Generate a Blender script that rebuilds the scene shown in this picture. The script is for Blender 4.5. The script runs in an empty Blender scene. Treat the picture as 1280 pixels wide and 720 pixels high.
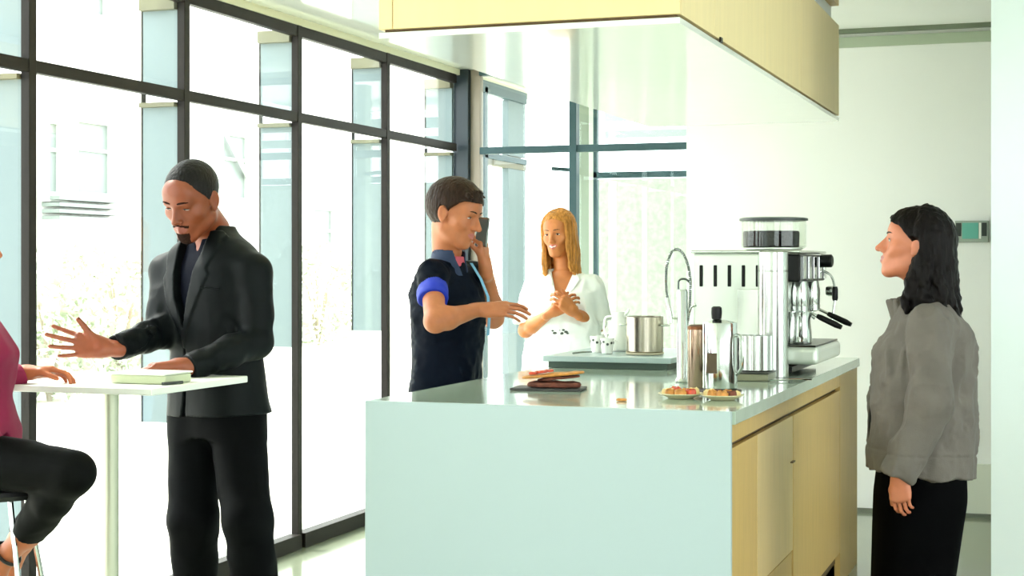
import bpy, math, random
import numpy as np
from mathutils import Vector

random.seed(7)
COL = bpy.context.scene.collection
# ------------------------------------------------------------------ camera model
FOC = 1987.0
YAW = math.atan(700.0 / FOC)
HC = 1.42                                    # eye height of the camera
FW = np.array([-math.sin(YAW), math.cos(YAW), 0.0])
RT = np.array([math.cos(YAW), math.sin(YAW), 0.0])
UP = np.array([0.0, 0.0, 1.0])
CAM = np.array([0.0, 0.0, HC])


def P(px, py, d):
    """point at depth d along the view axis seen at pixel (px, py)"""
    return CAM + d * FW + RT * ((px - 640.0) / FOC * d) + UP * ((332.0 - py) / FOC * d)


def PY(px, y):
    """X coordinate at which the column of pixels px meets the plane Y = y"""
    u = (px - 640.0) / FOC
    v = FW + RT * u
    return v[0] / v[1] * y


def C3(r, u, t):
    """direction from right / up / towards-camera amounts"""
    v = RT * r + UP * u - FW * t
    return v / np.linalg.norm(v)


def nrm(v):
    v = np.asarray(v, float)
    return v / (np.linalg.norm(v) + 1e-12)


# ------------------------------------------------------------------ materials
MATS = {}


def mat(name, col, rough=0.5, metal=0.0, var=0.0, vscale=8.0, bump=0.0, bscale=60.0, stretch=(1, 1, 1),
        coat=0.0, sss=0.0, sheen=0.0, spec=0.5, emit=None, estr=1.0):
    if name in MATS:
        return MATS[name]
    m = bpy.data.materials.new(name)
    m.use_nodes = True
    nt = m.node_tree
    b = nt.nodes['Principled BSDF']
    b.inputs['Roughness'].default_value = rough
    b.inputs['Metallic'].default_value = metal
    b.inputs['Specular IOR Level'].default_value = spec
    b.inputs['Coat Weight'].default_value = coat
    b.inputs['Coat Roughness'].default_value = 0.05
    if sss:
        b.inputs['Subsurface Weight'].default_value = sss
        b.inputs['Subsurface Radius'].default_value = (1.0, 0.35, 0.2)
        b.inputs['Subsurface Scale'].default_value = 0.01
    if sheen:
        b.inputs['Sheen Weight'].default_value = sheen
    tc = nt.nodes.new('ShaderNodeTexCoord')
    mp = nt.nodes.new('ShaderNodeMapping')
    mp.inputs['Scale'].default_value = stretch
    nt.links.new(tc.outputs['Object'], mp.inputs['Vector'])
    ns = nt.nodes.new('ShaderNodeTexNoise')
    ns.inputs['Scale'].default_value = vscale
    ns.inputs['Detail'].default_value = 4
    nt.links.new(mp.outputs['Vector'], ns.inputs['Vector'])
    rp = nt.nodes.new('ShaderNodeValToRGB')
    c = np.array(col, float)
    rp.color_ramp.elements[0].position = 0.3
    rp.color_ramp.elements[1].position = 0.7
    rp.color_ramp.elements[0].color = (*np.clip(c * (1 - var), 0, 1), 1)
    rp.color_ramp.elements[1].color = (*np.clip(c * (1 + var), 0, 1), 1)
    nt.links.new(ns.outputs['Fac'], rp.inputs['Fac'])
    nt.links.new(rp.outputs['Color'], b.inputs['Base Color'])
    if bump:
        n2 = nt.nodes.new('ShaderNodeTexNoise')
        n2.inputs['Scale'].default_value = bscale
        n2.inputs['Detail'].default_value = 3
        nt.links.new(mp.outputs['Vector'], n2.inputs['Vector'])
        bp = nt.nodes.new('ShaderNodeBump')
        bp.inputs['Strength'].default_value = bump
        bp.inputs['Distance'].default_value = 0.004
        nt.links.new(n2.outputs['Fac'], bp.inputs['Height'])
        nt.links.new(bp.outputs['Normal'], b.inputs['Normal'])
    if emit:
        b.inputs['Emission Color'].default_value = (*emit, 1)
        b.inputs['Emission Strength'].default_value = estr
    MATS[name] = m
    return m


def glass_mat(name, tint, rough=0.0, refl=1.0, ior=1.45):
    if name in MATS:
        return MATS[name]
    m = bpy.data.materials.new(name)
    m.use_nodes = True
    nt = m.node_tree
    for n in list(nt.nodes):
        if n.type == 'BSDF_PRINCIPLED':
            nt.nodes.remove(n)
    out = [n for n in nt.nodes if n.type == 'OUTPUT_MATERIAL'][0]
    tr = nt.nodes.new('ShaderNodeBsdfTransparent')
    tr.inputs[0].default_value = (*tint, 1)
    gl = nt.nodes.new('ShaderNodeBsdfGlossy')
    gl.inputs['Roughness'].default_value = rough
    lw = nt.nodes.new('ShaderNodeLayerWeight')      # Schlick reflectance, the same from both sides of the pane
    lw.inputs[0].default_value = .5
    fr = nt.nodes.new('ShaderNodeMath')
    fr.operation = 'POWER'
    fr.inputs[1].default_value = 5
    nt.links.new(lw.outputs['Facing'], fr.inputs[0])
    mul = nt.nodes.new('ShaderNodeMath')
    mul.operation = 'MULTIPLY_ADD'
    mul.inputs[1].default_value = .7 * refl
    mul.inputs[2].default_value = .03 * refl
    mx = nt.nodes.new('ShaderNodeMixShader')
    nt.links.new(fr.outputs[0], mul.inputs[0])
    nt.links.new(mul.outputs[0], mx.inputs[0])
    nt.links.new(tr.outputs[0], mx.inputs[1])
    nt.links.new(gl.outputs[0], mx.inputs[2])
    nt.links.new(mx.outputs[0], out.inputs[0])
    MATS[name] = m
    return m


def srgb(r, g, b):
    f = lambda c: ((c / 255.0) / 12.92 if c / 255.0 <= 0.04045 else (((c / 255.0) + 0.055) / 1.055) ** 2.4)
    return (f(r), f(g), f(b))


# ------------------------------------------------------------------ object helpers (all coordinates are world coordinates)
def org(o):
    p = np.array(o.location, float)
    if o.parent:
        p = p + org(o.parent)
    return p


def props(o, label=None, cat=None, group=None, kind=None):
    if label:
        o['label'] = label
    if cat:
        o['category'] = cat
    if group:
        o['group'] = group
    if kind:
        o['kind'] = kind
    return o


def thing(name, loc, label, cat, group=None, kind=None):
    o = bpy.data.objects.new(name, None)
    COL.objects.link(o)
    o.location = tuple(float(v) for v in loc)
    o.empty_display_size = 0.1
    return props(o, label, cat, group, kind)


def mesh_obj(name, V, Fc, mats, parent=None, origin=None, slots=None, smooth=True):
    """V (n,3) world, Fc list of tuples or (m,4) array"""
    V = np.asarray(V, float)
    o_ = org(parent) if parent is not None else (np.asarray(origin, float) if origin is not None else np.zeros(3))
    me = bpy.data.meshes.new(name)
    if isinstance(Fc, np.ndarray):
        nf = len(Fc)
        me.vertices.add(len(V))
        me.vertices.foreach_set('co', (V - o_).astype(np.float32).ravel())
        me.loops.add(nf * 4)
        me.loops.foreach_set('vertex_index', Fc.astype(np.int32).ravel())
        me.polygons.add(nf)
        me.polygons.foreach_set('loop_start', np.arange(0, nf * 4, 4, dtype=np.int32))
        me.update(calc_edges=True)
    else:
        me.from_pydata([tuple(v) for v in (V - o_)], [], [tuple(f) for f in Fc])
        me.update()
    if not isinstance(mats, (list, tuple)):
        mats = [mats]
    for m in mats:
        me.materials.append(m)
    if slots is not None:
        me.polygons.foreach_set('material_index', np.asarray(slots, dtype=np.int32))
    if smooth:
        me.shade_smooth()
    me.validate()
    o = bpy.data.objects.new(name, me)
    COL.objects.link(o)
    if parent is not None:
        o.parent = parent
    else:
        o.location = tuple(o_)
    return o


class MB:
    """collects polygons that become one mesh"""

    def __init__(s):
        s.v = []
        s.f = []
        s.m = []
        s.slot = 0

    def _add(s, V, Fc):
        n = len(s.v)
        s.v += [tuple(v) for v in V]
        s.f += [tuple(i + n for i in f) for f in Fc]
        s.m += [s.slot] * len(Fc)
        return s

    def box(s, x0, x1, y0, y1, z0, z1):
        V = [(x, y, z) for z in (z0, z1) for y in (y0, y1) for x in (x0, x1)]
        return s._add(V, [(0, 2, 3, 1), (4, 5, 7, 6), (0, 1, 5, 4), (2, 6, 7, 3), (0, 4, 6, 2), (1, 3, 7, 5)])

    def obox(s, c, ax, ay, az):
        c = np.array(c, float)
        V = [c + i * np.array(ax) + j * np.array(ay) + k * np.array(az) for k in (-1, 1) for j in (-1, 1) for i in (-1, 1)]
        return s._add(V, [(0, 2, 3, 1), (4, 5, 7, 6), (0, 1, 5, 4), (2, 6, 7, 3), (0, 4, 6, 2), (1, 3, 7, 5)])

    def lathe(s, c, prof, n=32, ax=(0, 0, 1), sx=1.0, sy=1.0):
        """prof: (r, h) from bottom to top"""
        c = np.array(c, float)
        a = nrm(ax)
        t = np.array([1.0, 0, 0]) if abs(a[0]) < .9 else np.array([0, 1.0, 0])
        u = nrm(t - a * np.dot(t, a))
        w = np.cross(a, u)
        V = []
        for r, h in prof:
            for i in range(n):
                q = 2 * math.pi * i / n
                V.append(c + a * h + u * math.cos(q) * r * sx + w * math.sin(q) * r * sy)
        Fc = []
        for j in range(len(prof) - 1):
            for i in range(n):
                k = (i + 1) % n
                Fc.append((j * n + i, j * n + k, (j + 1) * n + k, (j + 1) * n + i))
        Fc.append(tuple(range(n - 1, -1, -1)))
        b = (len(prof) - 1) * n
        Fc.append(tuple(b + i for i in range(n)))
        return s._add(V, Fc)

    def tube(s, pts, r, n=10, closed=False):
        pts = [np.array(p, float) for p in pts]
        if len(pts) == 4 and not closed and not isinstance(r, (list, tuple)):
            q = []
            for i in range(3):                   # rounded through the four points
                p0, p1, p2, p3 = pts[max(i - 1, 0)], pts[i], pts[i + 1], pts[min(i + 2, 3)]
                for t in np.linspace(0, 1, 7, endpoint=False):
                    q.append(.5 * (2 * p1 + (p2 - p0) * t + (2 * p0 - 5 * p1 + 4 * p2 - p3) * t * t + (3 * p1 - p0 - 3 * p2 + p3) * t ** 3))
            pts = q + [pts[3]]
        m = len(pts)
        rs = r if isinstance(r, (list, tuple)) else [r] * m
        V = []
        prev = None
        for i in range(m):
            if closed:
                t = nrm(pts[(i + 1) % m] - pts[i - 1])
            else:
                t = nrm(pts[min(i + 1, m - 1)] - pts[max(i - 1, 0)])
            if prev is None:
                a = np.array([0, 0, 1.0]) if abs(t[2]) < .9 else np.array([1.0, 0, 0])
                u = nrm(a - t * np.dot(a, t))
            else:
                u = nrm(prev - t * np.dot(prev, t))
            prev = u
            w = np.cross(t, u)
            for k in range(n):
                q = 2 * math.pi * k / n
                V.append(pts[i] + (u * math.cos(q) + w * math.sin(q)) * rs[i])
        Fc = []
        for i in range(m if closed else m - 1):
            j = (i + 1) % m
            for k in range(n):
                l = (k + 1) % n
                Fc.append((i * n + k, i * n + l, j * n + l, j * n + k))
        if not closed:
            Fc.append(tuple(range(n - 1, -1, -1)))
            Fc.append(tuple((m - 1) * n + k for k in range(n)))
        return s._add(V, Fc)

    def build(s, name, mats, parent=None, origin=None, smooth=False, bevel=0.0, seg=2):
        if parent is None and origin is None:
            A = np.array(s.v)
            origin = [(A[:, 0].min() + A[:, 0].max()) / 2, (A[:, 1].min() + A[:, 1].max()) / 2, A[:, 2].min()]
        o = mesh_obj(name, s.v, s.f, mats, parent, origin, slots=s.m, smooth=False)
        if smooth:
            o.data.shade_smooth()
            md = o.modifiers.new('edges', 'EDGE_SPLIT')
            md.split_angle = math.radians(35)
        if bevel:
            md = o.modifiers.new('bevel', 'BEVEL')
            md.width = bevel
            md.segments = seg
            md.limit_method = 'ANGLE'
            md.angle_limit = math.radians(40)
        return o


def struct(mb, name, mats, **k):
    o = mb.build(name, mats, **k)
    if o.parent is None:
        o['kind'] = 'structure'
    return o


def arc(c, r0, a0, a1, n, e1, e2):
    return [np.array(c) + r0 * (math.cos(a) * np.array(e1) + math.sin(a) * np.array(e2)) for a in np.linspace(a0, a1, n)]


# ------------------------------------------------------------------ signed distance fields -> one continuous surface
def _hash(i, j, k, s):
    n = (i * 374761393 + j * 668265263 + k * 2147483647 + s * 1274126177) & 0xffffffff
    n = ((n ^ (n >> 13)) * 1274126177) & 0xffffffff
    return ((n ^ (n >> 16)) & 0xffff) / 65535.0


def vnoise(x, y, z, s=0):
    i, j, k = np.floor(x).astype(np.int64), np.floor(y).astype(np.int64), np.floor(z).astype(np.int64)
    fx, fy, fz = x - i, y - j, z - k
    fx, fy, fz = [f * f * (3 - 2 * f) for f in (fx, fy, fz)]
    r = 0
    for a in (0, 1):
        for b in (0, 1):
            for c in (0, 1):
                r = r + _hash(i + a, j + b, k + c, s) * (fx if a else 1 - fx) * (fy if b else 1 - fy) * (fz if c else 1 - fz)
    return r * 2 - 1


class Prim:
    def __init__(s, fn, lo, hi):
        s.fn, s.lo, s.hi = fn, np.array(lo, float), np.array(hi, float)


def cap(a, b, ra, rb=None):
    rb = ra if rb is None else rb
    a, b = np.array(a, float), np.array(b, float)
    ab = b - a
    L2 = float(np.dot(ab, ab)) + 1e-12

    def fn(X, Y, Z):
        x, y, z = X - a[0], Y - a[1], Z - a[2]
        t = np.clip((x * ab[0] + y * ab[1] + z * ab[2]) / L2, 0, 1)
        return np.sqrt((x - t * ab[0]) ** 2 + (y - t * ab[1]) ** 2 + (z - t * ab[2]) ** 2) - (ra + (rb - ra) * t)
    m = max(ra, rb)
    return Prim(fn, np.minimum(a, b) - m, np.maximum(a, b) + m)


def ell(c, r, R=None):
    """ellipsoid; R rows are the local axes in world"""
    c, r = np.array(c, float), np.array(r, float)
    R = np.eye(3) if R is None else np.array(R, float)

    def fn(X, Y, Z):
        x, y, z = X - c[0], Y - c[1], Z - c[2]
        l = [(x * R[i, 0] + y * R[i, 1] + z * R[i, 2]) for i in range(3)]
        k0 = np.sqrt(sum((l[i] / r[i]) ** 2 for i in range(3)))
        k1 = np.sqrt(sum((l[i] / r[i] ** 2) ** 2 for i in range(3))) + 1e-9
        return k0 * (k0 - 1) / k1
    m = np.sqrt(((R * r[:, None]) ** 2).sum(0))
    return Prim(fn, c - m, c + m)


def rbox(c, h, R=None, rad=0.005):
    c, h = np.array(c, float), np.array(h, float)
    R = np.eye(3) if R is None else np.array(R, float)

    def fn(X, Y, Z):
        x, y, z = X - c[0], Y - c[1], Z - c[2]
        q = [np.abs(x * R[i, 0] + y * R[i, 1] + z * R[i, 2]) - (h[i] - rad) for i in range(3)]
        o = np.sqrt(sum(np.maximum(v, 0) ** 2 for v in q))
        return o + np.minimum(np.maximum(np.maximum(q[0], q[1]), q[2]), 0) - rad
    m = np.abs(R * h[:, None]).sum(0)
    return Prim(fn, c - m, c + m)


def half(p, n, lo, hi):
    """half space on the side n points away from: d = dot(P - p, n) (inside where negative)"""
    p, n = np.array(p, float), nrm(n)
    return Prim(lambda X, Y, Z: (X - p[0]) * n[0] + (Y - p[1]) * n[1] + (Z - p[2]) * n[2], lo, hi)


def loft(o, ax, sd, st, pw=2.2, grow=0.0):
    """st: (t, side offset, front offset, side radius, front radius); front = ax x sd turned outwards"""
    o, ax = np.array(o, float), nrm(ax)
    sd = nrm(np.array(sd, float) - ax * np.dot(sd, ax))
    fr = np.cross(ax, sd)
    A = np.array(st, float)
    T = np.linspace(A[0, 0], A[-1, 0], 120)
    K = [np.interp(T, A[:, 0], A[:, i]) for i in range(1, 5)]
    w = np.exp(-np.linspace(-2, 2, 15) ** 2)
    w /= w.sum()
    K = [np.convolve(np.pad(k, 7, 'edge'), w, 'valid') for k in K]

    def fn(X, Y, Z):
        x, y, z = X - o[0], Y - o[1], Z - o[2]
        t = x * ax[0] + y * ax[1] + z * ax[2]
        s_ = x * sd[0] + y * sd[1] + z * sd[2]
        f_ = x * fr[0] + y * fr[1] + z * fr[2]
        cx, cy, rx, ry = [np.interp(t, T, k) for k in K]
        rx, ry = rx + grow, ry + grow
        q = (np.abs((s_ - cx) / rx) ** pw + np.abs((f_ - cy) / ry) ** pw) ** (1 / pw)
        d = (q - 1) * np.minimum(rx, ry)
        return np.maximum(d, np.maximum(T[0] - t, t - T[-1]))
    lo, hi = np.full(3, 1e9), np.full(3, -1e9)
    for t, cx, cy, rx, ry in A:
        for i in (-1, 1):
            for j in (-1, 1):
                p = o + ax * t + sd * (cx + i * (rx + grow)) + fr * (cy + j * (ry + grow))
                lo, hi = np.minimum(lo, p), np.maximum(hi, p)
    return Prim(fn, lo, hi)


class Field:
    def __init__(s, lo, hi, h):
        s.lo = np.array(lo, float)
        s.h = h
        s.n = np.ceil((np.array(hi, float) - s.lo) / h).astype(int) + 1
        s.d = np.full(s.n, 0.1, np.float32)

    def _rng(s, lo, hi, m):
        a = np.clip(np.floor((lo - m - s.lo) / s.h).astype(int), 0, s.n - 1)
        b = np.clip(np.ceil((hi + m - s.lo) / s.h).astype(int) + 1, 1, s.n)
        if np.any(b <= a):
            return None
        g = [(s.lo[i] + s.h * np.arange(a[i], b[i])).astype(np.float32) for i in range(3)]
        return tuple(slice(a[i], b[i]) for i in range(3)), g[0][:, None, None], g[1][None, :, None], g[2][None, None, :]

    def add(s, p, k=0.0):
        q = s._rng(p.lo, p.hi, k + 3 * s.h)
        if q is None:
            return s
        sl, X, Y, Z = q
        b = p.fn(X, Y, Z)
        a = s.d[sl]
        r = np.minimum(a, b)
        if k > 0:
            hh = np.maximum(k - np.abs(a - b), 0) / k
            r = r - hh * hh * k * 0.25
        s.d[sl] = r
        return s

    def cut(s, p, k=0.0):
        q = s._rng(p.lo, p.hi, k + 3 * s.h)
        if q is None:
            return s
        sl, X, Y, Z = q
        b = -p.fn(X, Y, Z)
        a = s.d[sl]
        r = np.maximum(a, b)
        if k > 0:
            hh = np.maximum(k - np.abs(a - b), 0) / k
            r = r + hh * hh * k * 0.25
        s.d[sl] = r
        return s

    def warp(s, fn, band=0.03):
        ix = np.nonzero(np.abs(s.d) < band)
        x, y, z = [s.lo[i] + s.h * ix[i] for i in range(3)]
        s.d[ix] += fn(x, y, z).astype(np.float32)
        return s

    def at(s, p):
        i = np.clip(np.round((np.array(p) - s.lo) / s.h).astype(int), 0, s.n - 1)
        return float(s.d[tuple(i)])

    def march(s, p, v, L=0.2):
        """first surface point met from p along v"""
        v = nrm(v)
        for t in np.arange(0, L, 0.001):
            if s.at(p + v * t) < 0:
                return np.array(p) + v * t
        return np.array(p) + v * L

    def mesh(s, smooth=1):
        d = s.d
        d[0], d[-1] = .1, .1
        d[:, 0], d[:, -1] = .1, .1
        d[:, :, 0], d[:, :, -1] = .1, .1
        S = d < 0
        c = np.zeros(np.array(S.shape) - 1, np.int8)
        for a in (0, 1):
            for b in (0, 1):
                for e in (0, 1):
                    c += S[a:S.shape[0] - 1 + a, b:S.shape[1] - 1 + b, e:S.shape[2] - 1 + e]
        act = (c > 0) & (c < 8)
        I = np.argwhere(act)
        idx = np.full(act.shape, -1, np.int32)
        idx[act] = np.arange(len(I))
        cor = np.array([(a, b, e) for a in (0, 1) for b in (0, 1) for e in (0, 1)])
        D = np.stack([d[I[:, 0] + q[0], I[:, 1] + q[1], I[:, 2] + q[2]] for q in cor], 1)
        acc = np.zeros((len(I), 3))
        cnt = np.zeros(len(I))
        for i in range(8):
            for j in range(i + 1, 8):
                if np.abs(cor[i] - cor[j]).sum() != 1:
                    continue
                m = (D[:, i] < 0) != (D[:, j] < 0)
                t = D[m, i] / (D[m, i] - D[m, j])
                acc[m] += cor[i] + t[:, None] * (cor[j] - cor[i])
                cnt[m] += 1
        V = s.lo + s.h * (I + acc / cnt[:, None])
        faces = []
        for ax in range(3):
            sl0 = [slice(1, -1)] * 3
            sl1 = [slice(1, -1)] * 3
            sl0[ax] = slice(0, -1)
            sl1[ax] = slice(1, None)
            A, B = S[tuple(sl0)], S[tuple(sl1)]
            E = np.argwhere(A != B)
            off = np.ones(3, int)
            off[ax] = 0
            E = E + off
            ins = S[E[:, 0], E[:, 1], E[:, 2]]
            o1, o2 = np.zeros(3, int), np.zeros(3, int)
            o1[(ax + 1) % 3] = 1
            o2[(ax + 2) % 3] = 1
            q = [idx[tuple((E - o).T)] for o in (o1 + o2, o2, 0 * o1, o1)]
            Q = np.stack(q, 1)
            Q[~ins] = Q[~ins][:, ::-1]
            faces.append(Q)
        Fc = np.concatenate(faces)
        Fc = Fc[(Fc >= 0).all(1)]
        for _ in range(smooth):
            S1 = np.zeros_like(V)
            n1 = np.zeros(len(V))
            for a, b in ((0, 1), (1, 2), (2, 3), (3, 0)):
                np.add.at(S1, Fc[:, a], V[Fc[:, b]])
                np.add.at(n1, Fc[:, a], 1)
            V = V * .5 + .5 * S1 / np.maximum(n1, 1)[:, None]
        return V, Fc

    def obj(s, name, mats, parent=None, origin=None, paint=None, smooth=1):
        V, Fc = s.mesh(smooth)
        sl = None
        if paint is not None:
            sl = paint(V[Fc].mean(1))
        return mesh_obj(name, V, Fc, mats, parent, origin, slots=sl)
# ------------------------------------------------------------------ anatomy
class Head:
    def __init__(s, c, f, u, sc=1.0):
        s.c = np.array(c, float)
        s.f = nrm(f)
        u = np.array(u, float)
        s.u = nrm(u - s.f * np.dot(u, s.f))
        s.l = np.cross(s.u, s.f)             # the person's left
        s.R = np.array([s.l, s.f, s.u])
        s.s = sc

    def w(s, x, y, z):
        return s.c + s.s * (s.l * x + s.f * y + s.u * z)

    def ell(s, x, y, z, a, b, c, R=None):
        RR = s.R if R is None else np.array(R) @ s.R
        return ell(s.w(x, y, z), np.array([a, b, c]) * s.s, RR)

    def cap(s, p, q, ra, rb=None):
        return cap(s.w(*p), s.w(*q), ra * s.s, (ra if rb is None else rb) * s.s)

    def loc(s, V):
        return ((V - s.c) @ s.R.T) / s.s

    def prim(s, g, m=0.2):
        R, c, sc = s.R, s.c, s.s

        def fn(X, Y, Z):
            x, y, z = X - c[0], Y - c[1], Z - c[2]
            q = [(x * R[i, 0] + y * R[i, 1] + z * R[i, 2]) / sc for i in range(3)]
            return g(*q) * sc
        return Prim(fn, c - m * sc, c + m * sc)


def head(F, h, smile=0.0, fem=False, jaw=1.0, nose=1.0, chin=1.0):
    k = .02
    F.add(h.ell(0, -.014, .036, .075, .096, .080))
    F.add(h.ell(0, .020, -.028, .061 * jaw, .066, .084), .03)
    F.add(h.ell(0, .062, .045, .052, .03, .042), .03)
    F.add(h.cap((0, .066, -.094), (0, .070, -.100), .017 * chin), .025)
    for q in (-1, 1):
        F.add(h.cap((q * .050 * jaw, -.008, -.058), (q * .018, .062, -.098), .016, .014), .03)
        F.add(h.ell(q * .042, .052, -.020 + .004 * smile, .022, .022, .017), .025)
        if smile:
            F.add(h.ell(q * .037, .066, -.034, .015, .014, .013), .015)
    if not fem:
        F.add(h.cap((-.034, .078, .021), (.034, .078, .021), .010), .018)
    F.add(h.ell(0, .074, -.060, .032, .020, .026), .02)
    for q in (-1, 1):
        F.cut(h.ell(q * .031, .099, .004, .017, .015, .011), .014)
        F.add(h.ell(q * .031, .069, .003, .0135, .0125, .011), .004)
    F.add(h.cap((0, .0885, .014), (0, .108 * nose, -.027), .0068, .0095), .010)
    F.add(h.cap((0, .080, .006), (0, .090, -.028), .0105, .0145), .008)
    F.add(h.ell(0, .108 * nose, -.031, .011, .011, .009), .006)
    for q in (-1, 1):
        F.add(h.ell(q * .012, .098, -.034, .0075, .010, .007), .006)
        F.cut(h.ell(q * .006, .104, -.041, .003, .005, .003), .003)
    up = .006 * smile
    for q in (-1, 1):
        F.add(h.cap((0, .0935, -.0575), (q * .021, .083, -.0605 + up), .0055, .003), .005)
        F.add(h.cap((0, .0925, -.0685), (q * .018, .082, -.0645 + up), .0065, .003), .005)
        F.cut(h.cap((0, .1005, -.0630), (q * .022, .089, -.0625 + up), .0022, .002), .003)
    # ears
    for q in (-1, 1):
        Re = [[1, q * .35, 0], [-q * .35, 1, .18], [0, -.18, 1]]
        Re = [nrm(r) for r in Re]
        F.add(h.ell(q * .078, -.012, -.002, .006, .0185, .031, Re), .006)
        F.add(h.ell(q * .076, -.006, -.027, .006, .010, .011), .006)
        F.cut(h.ell(q * .085, -.006, .000, .006, .009, .017, Re), .004)


def neck(F, h, base, r=.056, back=.0):
    F.add(cap(h.w(0, -.030, -.055), np.array(base) + h.f * -.005, r, r * 1.12), .03)


def lips(L, smile=0.0):
    x, y, z = L.T
    up = .006 * smile * np.clip(np.abs(x) / .021, 0, 1)
    w = .024
    zc = -.0625 + up
    hh = .0115 * np.sqrt(np.clip(1 - (x / w) ** 2, 0, 1))
    return (y > .07) & (np.abs(x) < w) & (np.abs(z - zc) < hh)


def face_bits(F, h, person, hair_mat, iris, look=(0, 0), open_=1.0, brow=1.0, brow_z=.026, brow_r=.0032):
    sk = [mat('eye_white', (.75, .73, .70), .2), iris, mat('eye_lash', (.012, .009, .008), .6)]
    for q in (-1, 1):
        p = F.march(h.w(q * .031, .13, .003), -h.f)
        c = p - h.f * .0035 * h.s
        m = MB()
        a, b, e = .0125 * h.s, .0062 * h.s, .0058 * h.s * open_
        n1, n2 = 14, 12
        V, sl, Fc = [], [], []
        for i in range(n1 + 1):
            for j in range(n2 + 1):
                tt, ph = math.pi * i / n1 - math.pi / 2, math.pi * j / n2
                V.append(c + h.l * a * math.cos(ph) + h.f * b * math.sin(ph) * math.cos(tt) + h.u * e * math.sin(tt) * math.sin(ph))
        for i in range(n1):
            for j in range(n2):
                f = (i * (n2 + 1) + j, i * (n2 + 1) + j + 1, (i + 1) * (n2 + 1) + j + 1, (i + 1) * (n2 + 1) + j)
                pc = sum(V[t] for t in f) / 4 - c
                dx, dz = np.dot(pc, h.l) - look[0] * h.s, np.dot(pc, h.u) - look[1] * h.s
                sl.append(1 if dx * dx + dz * dz < (.0054 * h.s) ** 2 else 0)
                Fc.append(f)
        m._add(V, Fc)
        m.m = sl
        m.slot = 2
        lash = []
        for t in np.linspace(-1, 1, 9):
            lash.append(c + h.l * a * 1.08 * t + h.u * (e * 1.05 * math.sqrt(max(0, 1 - t * t)) + .0006) + h.f * b * (.95 * math.sqrt(max(0, 1 - t * t * .85))))
        m.tube(lash, [.0006, .0011, .0015, .0017, .0018, .0017, .0015, .0011, .0006], 6)
        o = m.build('eye', sk, person, smooth=True)
        # eyebrow
        pts = []
        for t in np.linspace(0, 1, 8):
            x = q * (.013 + .034 * t)
            z = brow_z + .005 * math.sin(t * 2.2) * brow - .002 * t
            pp = F.march(h.w(x, .13, z), -h.f)
            pts.append(pp + h.f * .0002)
        r = brow_r
        MB().tube(pts, [r * .7, r, r * 1.05, r, r * .95, r * .8, r * .6, r * .3], 7).build('eyebrow', hair_mat, person, smooth=True)


def endcut(p, dv, r=.082, L=.09):
    """removes the rounded end of a sleeve beyond p, along dv"""
    p, dv = np.array(p, float), nrm(dv)

    def fn(X, Y, Z):
        x, y, z = X - p[0], Y - p[1], Z - p[2]
        t = x * dv[0] + y * dv[1] + z * dv[2]
        q = np.sqrt(np.maximum(x * x + y * y + z * z - t * t, 0))
        return np.maximum(np.maximum(-t, t - L), q - r)
    return Prim(fn, p - .13, p + .13)


def hand(F, w, d, n, s, curl=(20, 25, 15), spread=6.0, sc=1.0, thumb=(.75, .55, .1), tcurl=15, k=.006, curls=None):
    """w wrist, d finger direction, n palm normal (out of the palm), s side of the thumb"""
    w = np.array(w, float)
    d = nrm(d)
    n = nrm(np.array(n) - d * np.dot(n, d))
    s0 = np.cross(d, n)
    s = s0 if np.dot(s0, s) > 0 else -s0
    q = lambda a, b, c: w + sc * (d * a + s * b + n * c)
    base = [(.092, .031), (.096, .010), (.091, -.011), (.083, -.030)]
    for a, b in base:
        F.add(cap(q(.0, b * .55, 0), q(a - .004, b, 0), .0165 * sc, .0120 * sc), .012)
    F.add(cap(q(.018, .020, .006), q(.055, .036, .008), .015 * sc, .0125 * sc), .012)      # thumb mount
    F.add(cap(q(.015, -.020, .005), q(.060, -.028, .004), .014 * sc, .011 * sc), .012)
    F.add(cap(q(-.05, 0, 0), q(.01, 0, 0), .0245 * sc, .024 * sc), .015)
    lens = [(.043, .025, .020), (.047, .029, .021), (.043, .027, .020), (.034, .020, .018)]
    rad = [.0086, .0088, .0083, .0073]
    for i, (a, b) in enumerate(base):
        ang = math.radians(spread * (1.5 - i))
        dd = nrm(d * math.cos(ang) + s * math.sin(ang))
        p = q(a - .006, b, 0)
        cu = curls[i] if curls else curl
        t = 0
        r = rad[i] * sc
        for j in range(3):
            t += math.radians(cu[j])
            v = dd * math.cos(t) + n * math.sin(t)
            p2 = p + v * lens[i][j] * sc * (1.0 if j else 1.12)
            F.add(cap(p, p2, r, r * .92), .004 if j == 0 else .002)
            p, r = p2, r * .92
    td = nrm(d * thumb[0] + s * thumb[1] + n * thumb[2])
    p = q(.052, .036, .008)
    p2 = p + td * .038 * sc
    F.add(cap(p, p2, .0115 * sc, .0098 * sc), .008)
    t2 = nrm(td * math.cos(math.radians(tcurl)) + nrm(d * .9 - s * .4 + n * .3) * math.sin(math.radians(tcurl)))
    F.add(cap(p2, p2 + t2 * .028 * sc, .0098 * sc, .0082 * sc), .002)


def arm(F, sh, el, wr, r=(.046, .042, .036, .024), k=.02):
    sh, el, wr = [np.array(v, float) for v in (sh, el, wr)]
    F.add(cap(sh, el, r[0], r[1] * .95), k)
    mid = el + (wr - el) * .28
    F.add(cap(el, mid, r[1] * .95, r[1]), k)
    F.add(cap(mid, wr, r[1], r[3]), k)


def leg(F, hp, kn, an, r=(.088, .062, .042), k=.03):
    F.add(cap(hp, kn, r[0], r[1]), k)
    F.add(cap(kn, np.array(kn) + (np.array(an) - np.array(kn)) * .35, r[1] * .95, r[1] * .92), k)
    F.add(cap(np.array(kn) + (np.array(an) - np.array(kn)) * .35, an, r[1] * .92, r[2]), k)


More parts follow.
